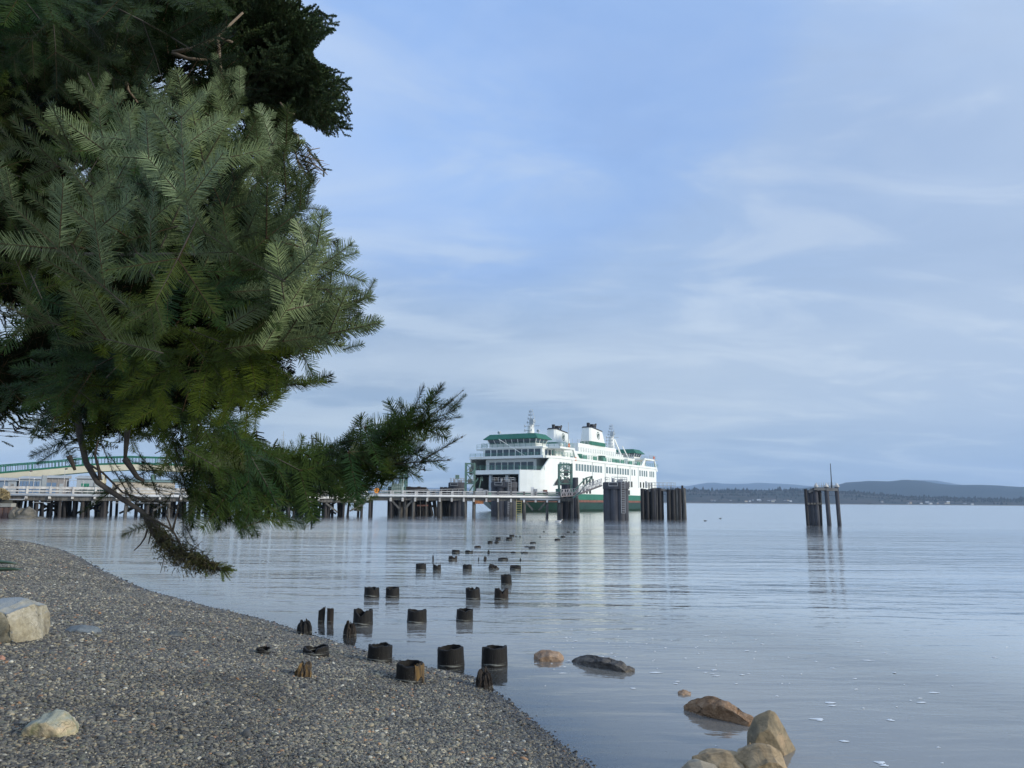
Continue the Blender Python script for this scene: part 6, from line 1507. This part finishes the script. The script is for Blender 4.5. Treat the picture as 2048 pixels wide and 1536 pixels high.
# ------------------------------------------------------------------ far shore, hills, mountains
def ridge(name, prof, Y0, Y1, m, nz=.06, seed=0, step=14):
    xs = np.arange(prof[0][0], prof[-1][0]+1, step); tp = np.interp(xs, [p[0] for p in prof], [p[1] for p in prof])
    rows = []; K = [0, .06, .2, .4, .62, .82, 1.0, 1.25]
    H = [.0, .10, .34, .60, .82, .95, 1.0, .55]
    top = np.array([P(x, y, Y1).z for x, y in zip(xs, tp)])
    for k, h in zip(K, H):
        Y = Y0+(Y1-Y0)*k
        bx = np.array([P(x, 1004, Y).x for x in xs])
        n_ = np.array([mnoise.fractal(Vector((x*.013+seed, k*2.5, seed)), 1.0, 2.0, 5) for x in xs])
        z = top*h*(1+n_*nz*(1.6 if k < 1 else .7)) if h > 0 else bx*0-1.0
        rows.append(np.stack([bx, bx*0+Y+n_*(Y1-Y0)*.08*(k > 0), z], 1))
    V = np.concatenate(rows); n, mm = len(K), len(xs); idx = np.arange(n*mm).reshape(n, mm)
    q = np.stack([idx[:-1, :-1], idx[:-1, 1:], idx[1:, 1:], idx[1:, :-1]], -1).reshape(-1, 4)
    o = np_mesh(name, V, q, m, None, True); return tag(o, kind='structure')
def hill_mat(name, c1, c2, c3, sc_):
    return mat(name, c1, .95, .3, sc_, c2, spec=.1)
W1 = [(-2600, 985), (-400, 984), (300, 986), (860, 984), (1100, 985), (1330, 981), (1380, 980.5), (1420, 983), (1500, 982), (1620, 982), (1700, 985), (1780, 992), (1850, 996), (1950, 999), (2048, 1000), (2600, 1001), (3600, 1000)]
ridge('shore_hill', W1, 3200, 3800, hill_mat('bare_woods', (.060, .056, .046), (.022, .032, .026), None, .006), .05, 3)
H2 = [(-2600, 985), (1200, 985), (1560, 980), (1660, 972), (1700, 965), (1745, 961.5), (1780, 963), (1815, 960), (1850, 962), (1885, 968), (1920, 970.5), (1960, 969.5), (2000, 971), (2048, 974), (2300, 980), (3600, 985)]
ridge('hill', H2, 5200, 7000, hill_mat('forest_hill', (.014, .026, .026), (.026, .036, .032), None, .002), .05, 9)
H3 = [(-2600, 975), (900, 976), (1250, 974), (1330, 973), (1380, 972), (1415, 966), (1425, 963.5), (1440, 967), (1480, 968), (1530, 966), (1580, 968), (1640, 974), (1720, 970), (1780, 966), (1840, 960), (1880, 962), (1930, 970), (2000, 975), (3600, 978)]
ridge('mountains', H3, 11000, 14500, hill_mat('far_mountain', (.02, .035, .05), (.03, .045, .055), None, .0006), .07, 21)
mb = MB(); ps = [P(x, 1004, 3190) for x in range(-2600, 3700, 300)]
for a, b in zip(ps[:-1], ps[1:]): mb.hexa([(a.x, 3180, -.5), (b.x, 3180, -.5), (b.x, 3215, -.5), (a.x, 3215, -.5), (a.x, 3190, 1.6), (b.x, 3190, 1.6), (b.x, 3215, 2.4), (a.x, 3215, 2.4)])
tag(mb.build('far_beach', mat('far_sand', (.22, .20, .16), .9)), kind='structure')
def treeline():
    rng = np.random.default_rng(2); V = []; Q = []
    def cone(x, y, z, h, r, n=6):
        b = len(V)
        for lv, rr in ((0, r), (.35, r*.85), (.7, r*.45), (1.0, 0.05)):
            for i in range(n):
                a = 2*math.pi*i/n+lv*2; k = rr*rng.uniform(.7, 1.25); V.append((x+math.cos(a)*k, y+math.sin(a)*k, z+h*lv))
        for l in range(3):
            for i in range(n): Q.append((b+l*n+i, b+l*n+(i+1) % n, b+(l+1)*n+(i+1) % n, b+(l+1)*n+i))
    xp = [p[0] for p in W1]; yp = [p[1] for p in W1]
    for i in range(5200):
        px = rng.uniform(820, 2080) if i % 6 else rng.uniform(-900, 3000); k = rng.choice([1.0, 1.0, .82, .62, .4, rng.uniform(.1, 1)])
        Y = 3200+600*k; top = P(px, float(np.interp(px, xp, yp)), 3800).z; H_ = np.interp(k, [0, .06, .2, .4, .62, .82, 1.0], [.0, .10, .34, .60, .82, .95, 1.0])
        x = P(px, 1004, Y).x; h = rng.gamma(9, 1.15)*(1.15 if k == 1 else .9)
        if k == 1.0 and mnoise.noise(Vector((px*.02, 0, 0))) < -.15: h *= .55
        cone(x, Y, top*H_-3, h, h*rng.uniform(.22, .48))
    for px, dy in ((868, 979), (872, 981), (878, 979.5), (1380, 978), (1386, 977)):
        x = P(px, 1004, 3800).x; zt = P(px, dy, 3800).z; cone(x, 3795, zt-34, 34, 9)
    o = np_mesh('treeline', np.array(V), np.array(Q), mat('conifer_dark', (.012, .022, .016), .9, .5, .05, (.040, .034, .028), spec=.1))
    tag(o, 'far belt of mixed conifers and bare trees along the opposite shore', None, None, 'stuff')
treeline()
rng = random.Random(4)
HW = [mat('house_white', (.72, .72, .68), .7), mat('house_cream', (.60, .53, .38), .7), mat('house_grey', (.34, .35, .35), .7), mat('house_tan', (.40, .32, .22), .7)]
HR = [mat('roof_grey', (.20, .20, .21), .8), mat('roof_brown', (.14, .10, .08), .8), mat('roof_light', (.50, .51, .53), .6)]
hs = [(1424, 1002, 5, 2, 1), (1430, 1003, 4, 2, 0), (1462, 1003.5, 4, 0, 0), (1493, 1003.5, 5, 1, 1), (1500, 1003, 4, 0, 0), (1508, 1003.5, 5, 2, 2), (1518, 1001.5, 7, 0, 2), (1521, 1004, 5, 0, 0), (1531, 1003.5, 5, 3, 1), (1538, 1003, 5, 0, 0), (1546, 1003.5, 6, 1, 0), (1550, 1001.5, 4, 2, 1),
      (1571, 1004, 5, 0, 0), (1577, 1002.5, 4, 1, 1), (1582, 1004, 4, 0, 2), (1818, 1008, 5, 2, 0), (1822, 1006, 4, 3, 1), (1843, 1007.5, 4, 0, 1), (1855, 1006.5, 6, 2, 2), (1862, 1008, 5, 0, 0), (1876, 1008, 4, 3, 0), (1893, 1008, 6, 1, 1), (1897, 1006, 5, 1, 2), (1930, 1009, 5, 2, 0), (1945, 1009, 4, 0, 0), (1765, 1005.5, 4, 2, 1)]
words_w = ['white', 'cream', 'grey', 'tan']; words_r = ['grey', 'brown', 'pale']
def cluster(px): return ('in the cluster left of the outer dolphin' if px > 1480 else 'alone at the left of the far shore') if px < 1600 else 'on the far shore right of the outer dolphin'
cnt = {}
for i, (px, py, w, a, b) in enumerate(hs):
    Y = 3225+rng.uniform(0, 60); z = max(2.0, P(px, py, Y).z); W_ = w*Y/F_PX; c = P(px, 1004, Y)
    key = (px > 1600, px < 1480); cnt[key] = cnt.get(key, 0)+1; od = ['first', 'second', 'third', 'fourth', 'fifth', 'sixth', 'seventh', 'eighth', 'ninth', 'tenth', 'eleventh', 'twelfth', 'thirteenth'][cnt[key]-1]
    t = thing('house', f'far {words_w[a]} house with {words_r[b]} roof, {od} {cluster(px)}', 'house', (c.x, Y, 0), rng.uniform(-.3, .3), 'houses on the far shore')
    h = rng.uniform(5, 7.5); mb = MB(); mb.box(-W_/2, W_/2, 0, 8, z-4, z+h-2); mb.build('wall', HW[a], t)
    mb = MB(); zr = z+h-2.0+.02; mb.add([(-W_/2-.6, -.6, zr), (W_/2+.6, -.6, zr), (W_/2+.6, 8.6, zr), (-W_/2-.6, 8.6, zr), (-W_/2-.6, 4, zr+3), (W_/2+.6, 4, zr+3)], [(0, 1, 5, 4), (2, 3, 4, 5), (0, 4, 3), (1, 2, 5), (3, 2, 1, 0)]); mb.build('roof', HR[b], t)
# ------------------------------------------------------------------ the air
hz = MB(); hz.box(-15500, 15500, -15500, 15500, -5, 780)
HM = bpy.data.materials.new('haze_air'); HM.use_nodes = True; ht = HM.node_tree; ht.nodes.clear()
pv = N('ShaderNodeVolumePrincipled', ht); pv.inputs['Color'].default_value = (.50, .68, .92, 1); pv.inputs['Density'].default_value = 0.66e-4; pv.inputs['Anisotropy'].default_value = 0.0
oo = N('ShaderNodeOutputMaterial', ht); L(ht, pv.outputs[0], oo.inputs['Volume'])
ho = hz.build('haze', HM); tag(ho, 'pale blue air between the beach and the far hills', None, None, 'stuff')
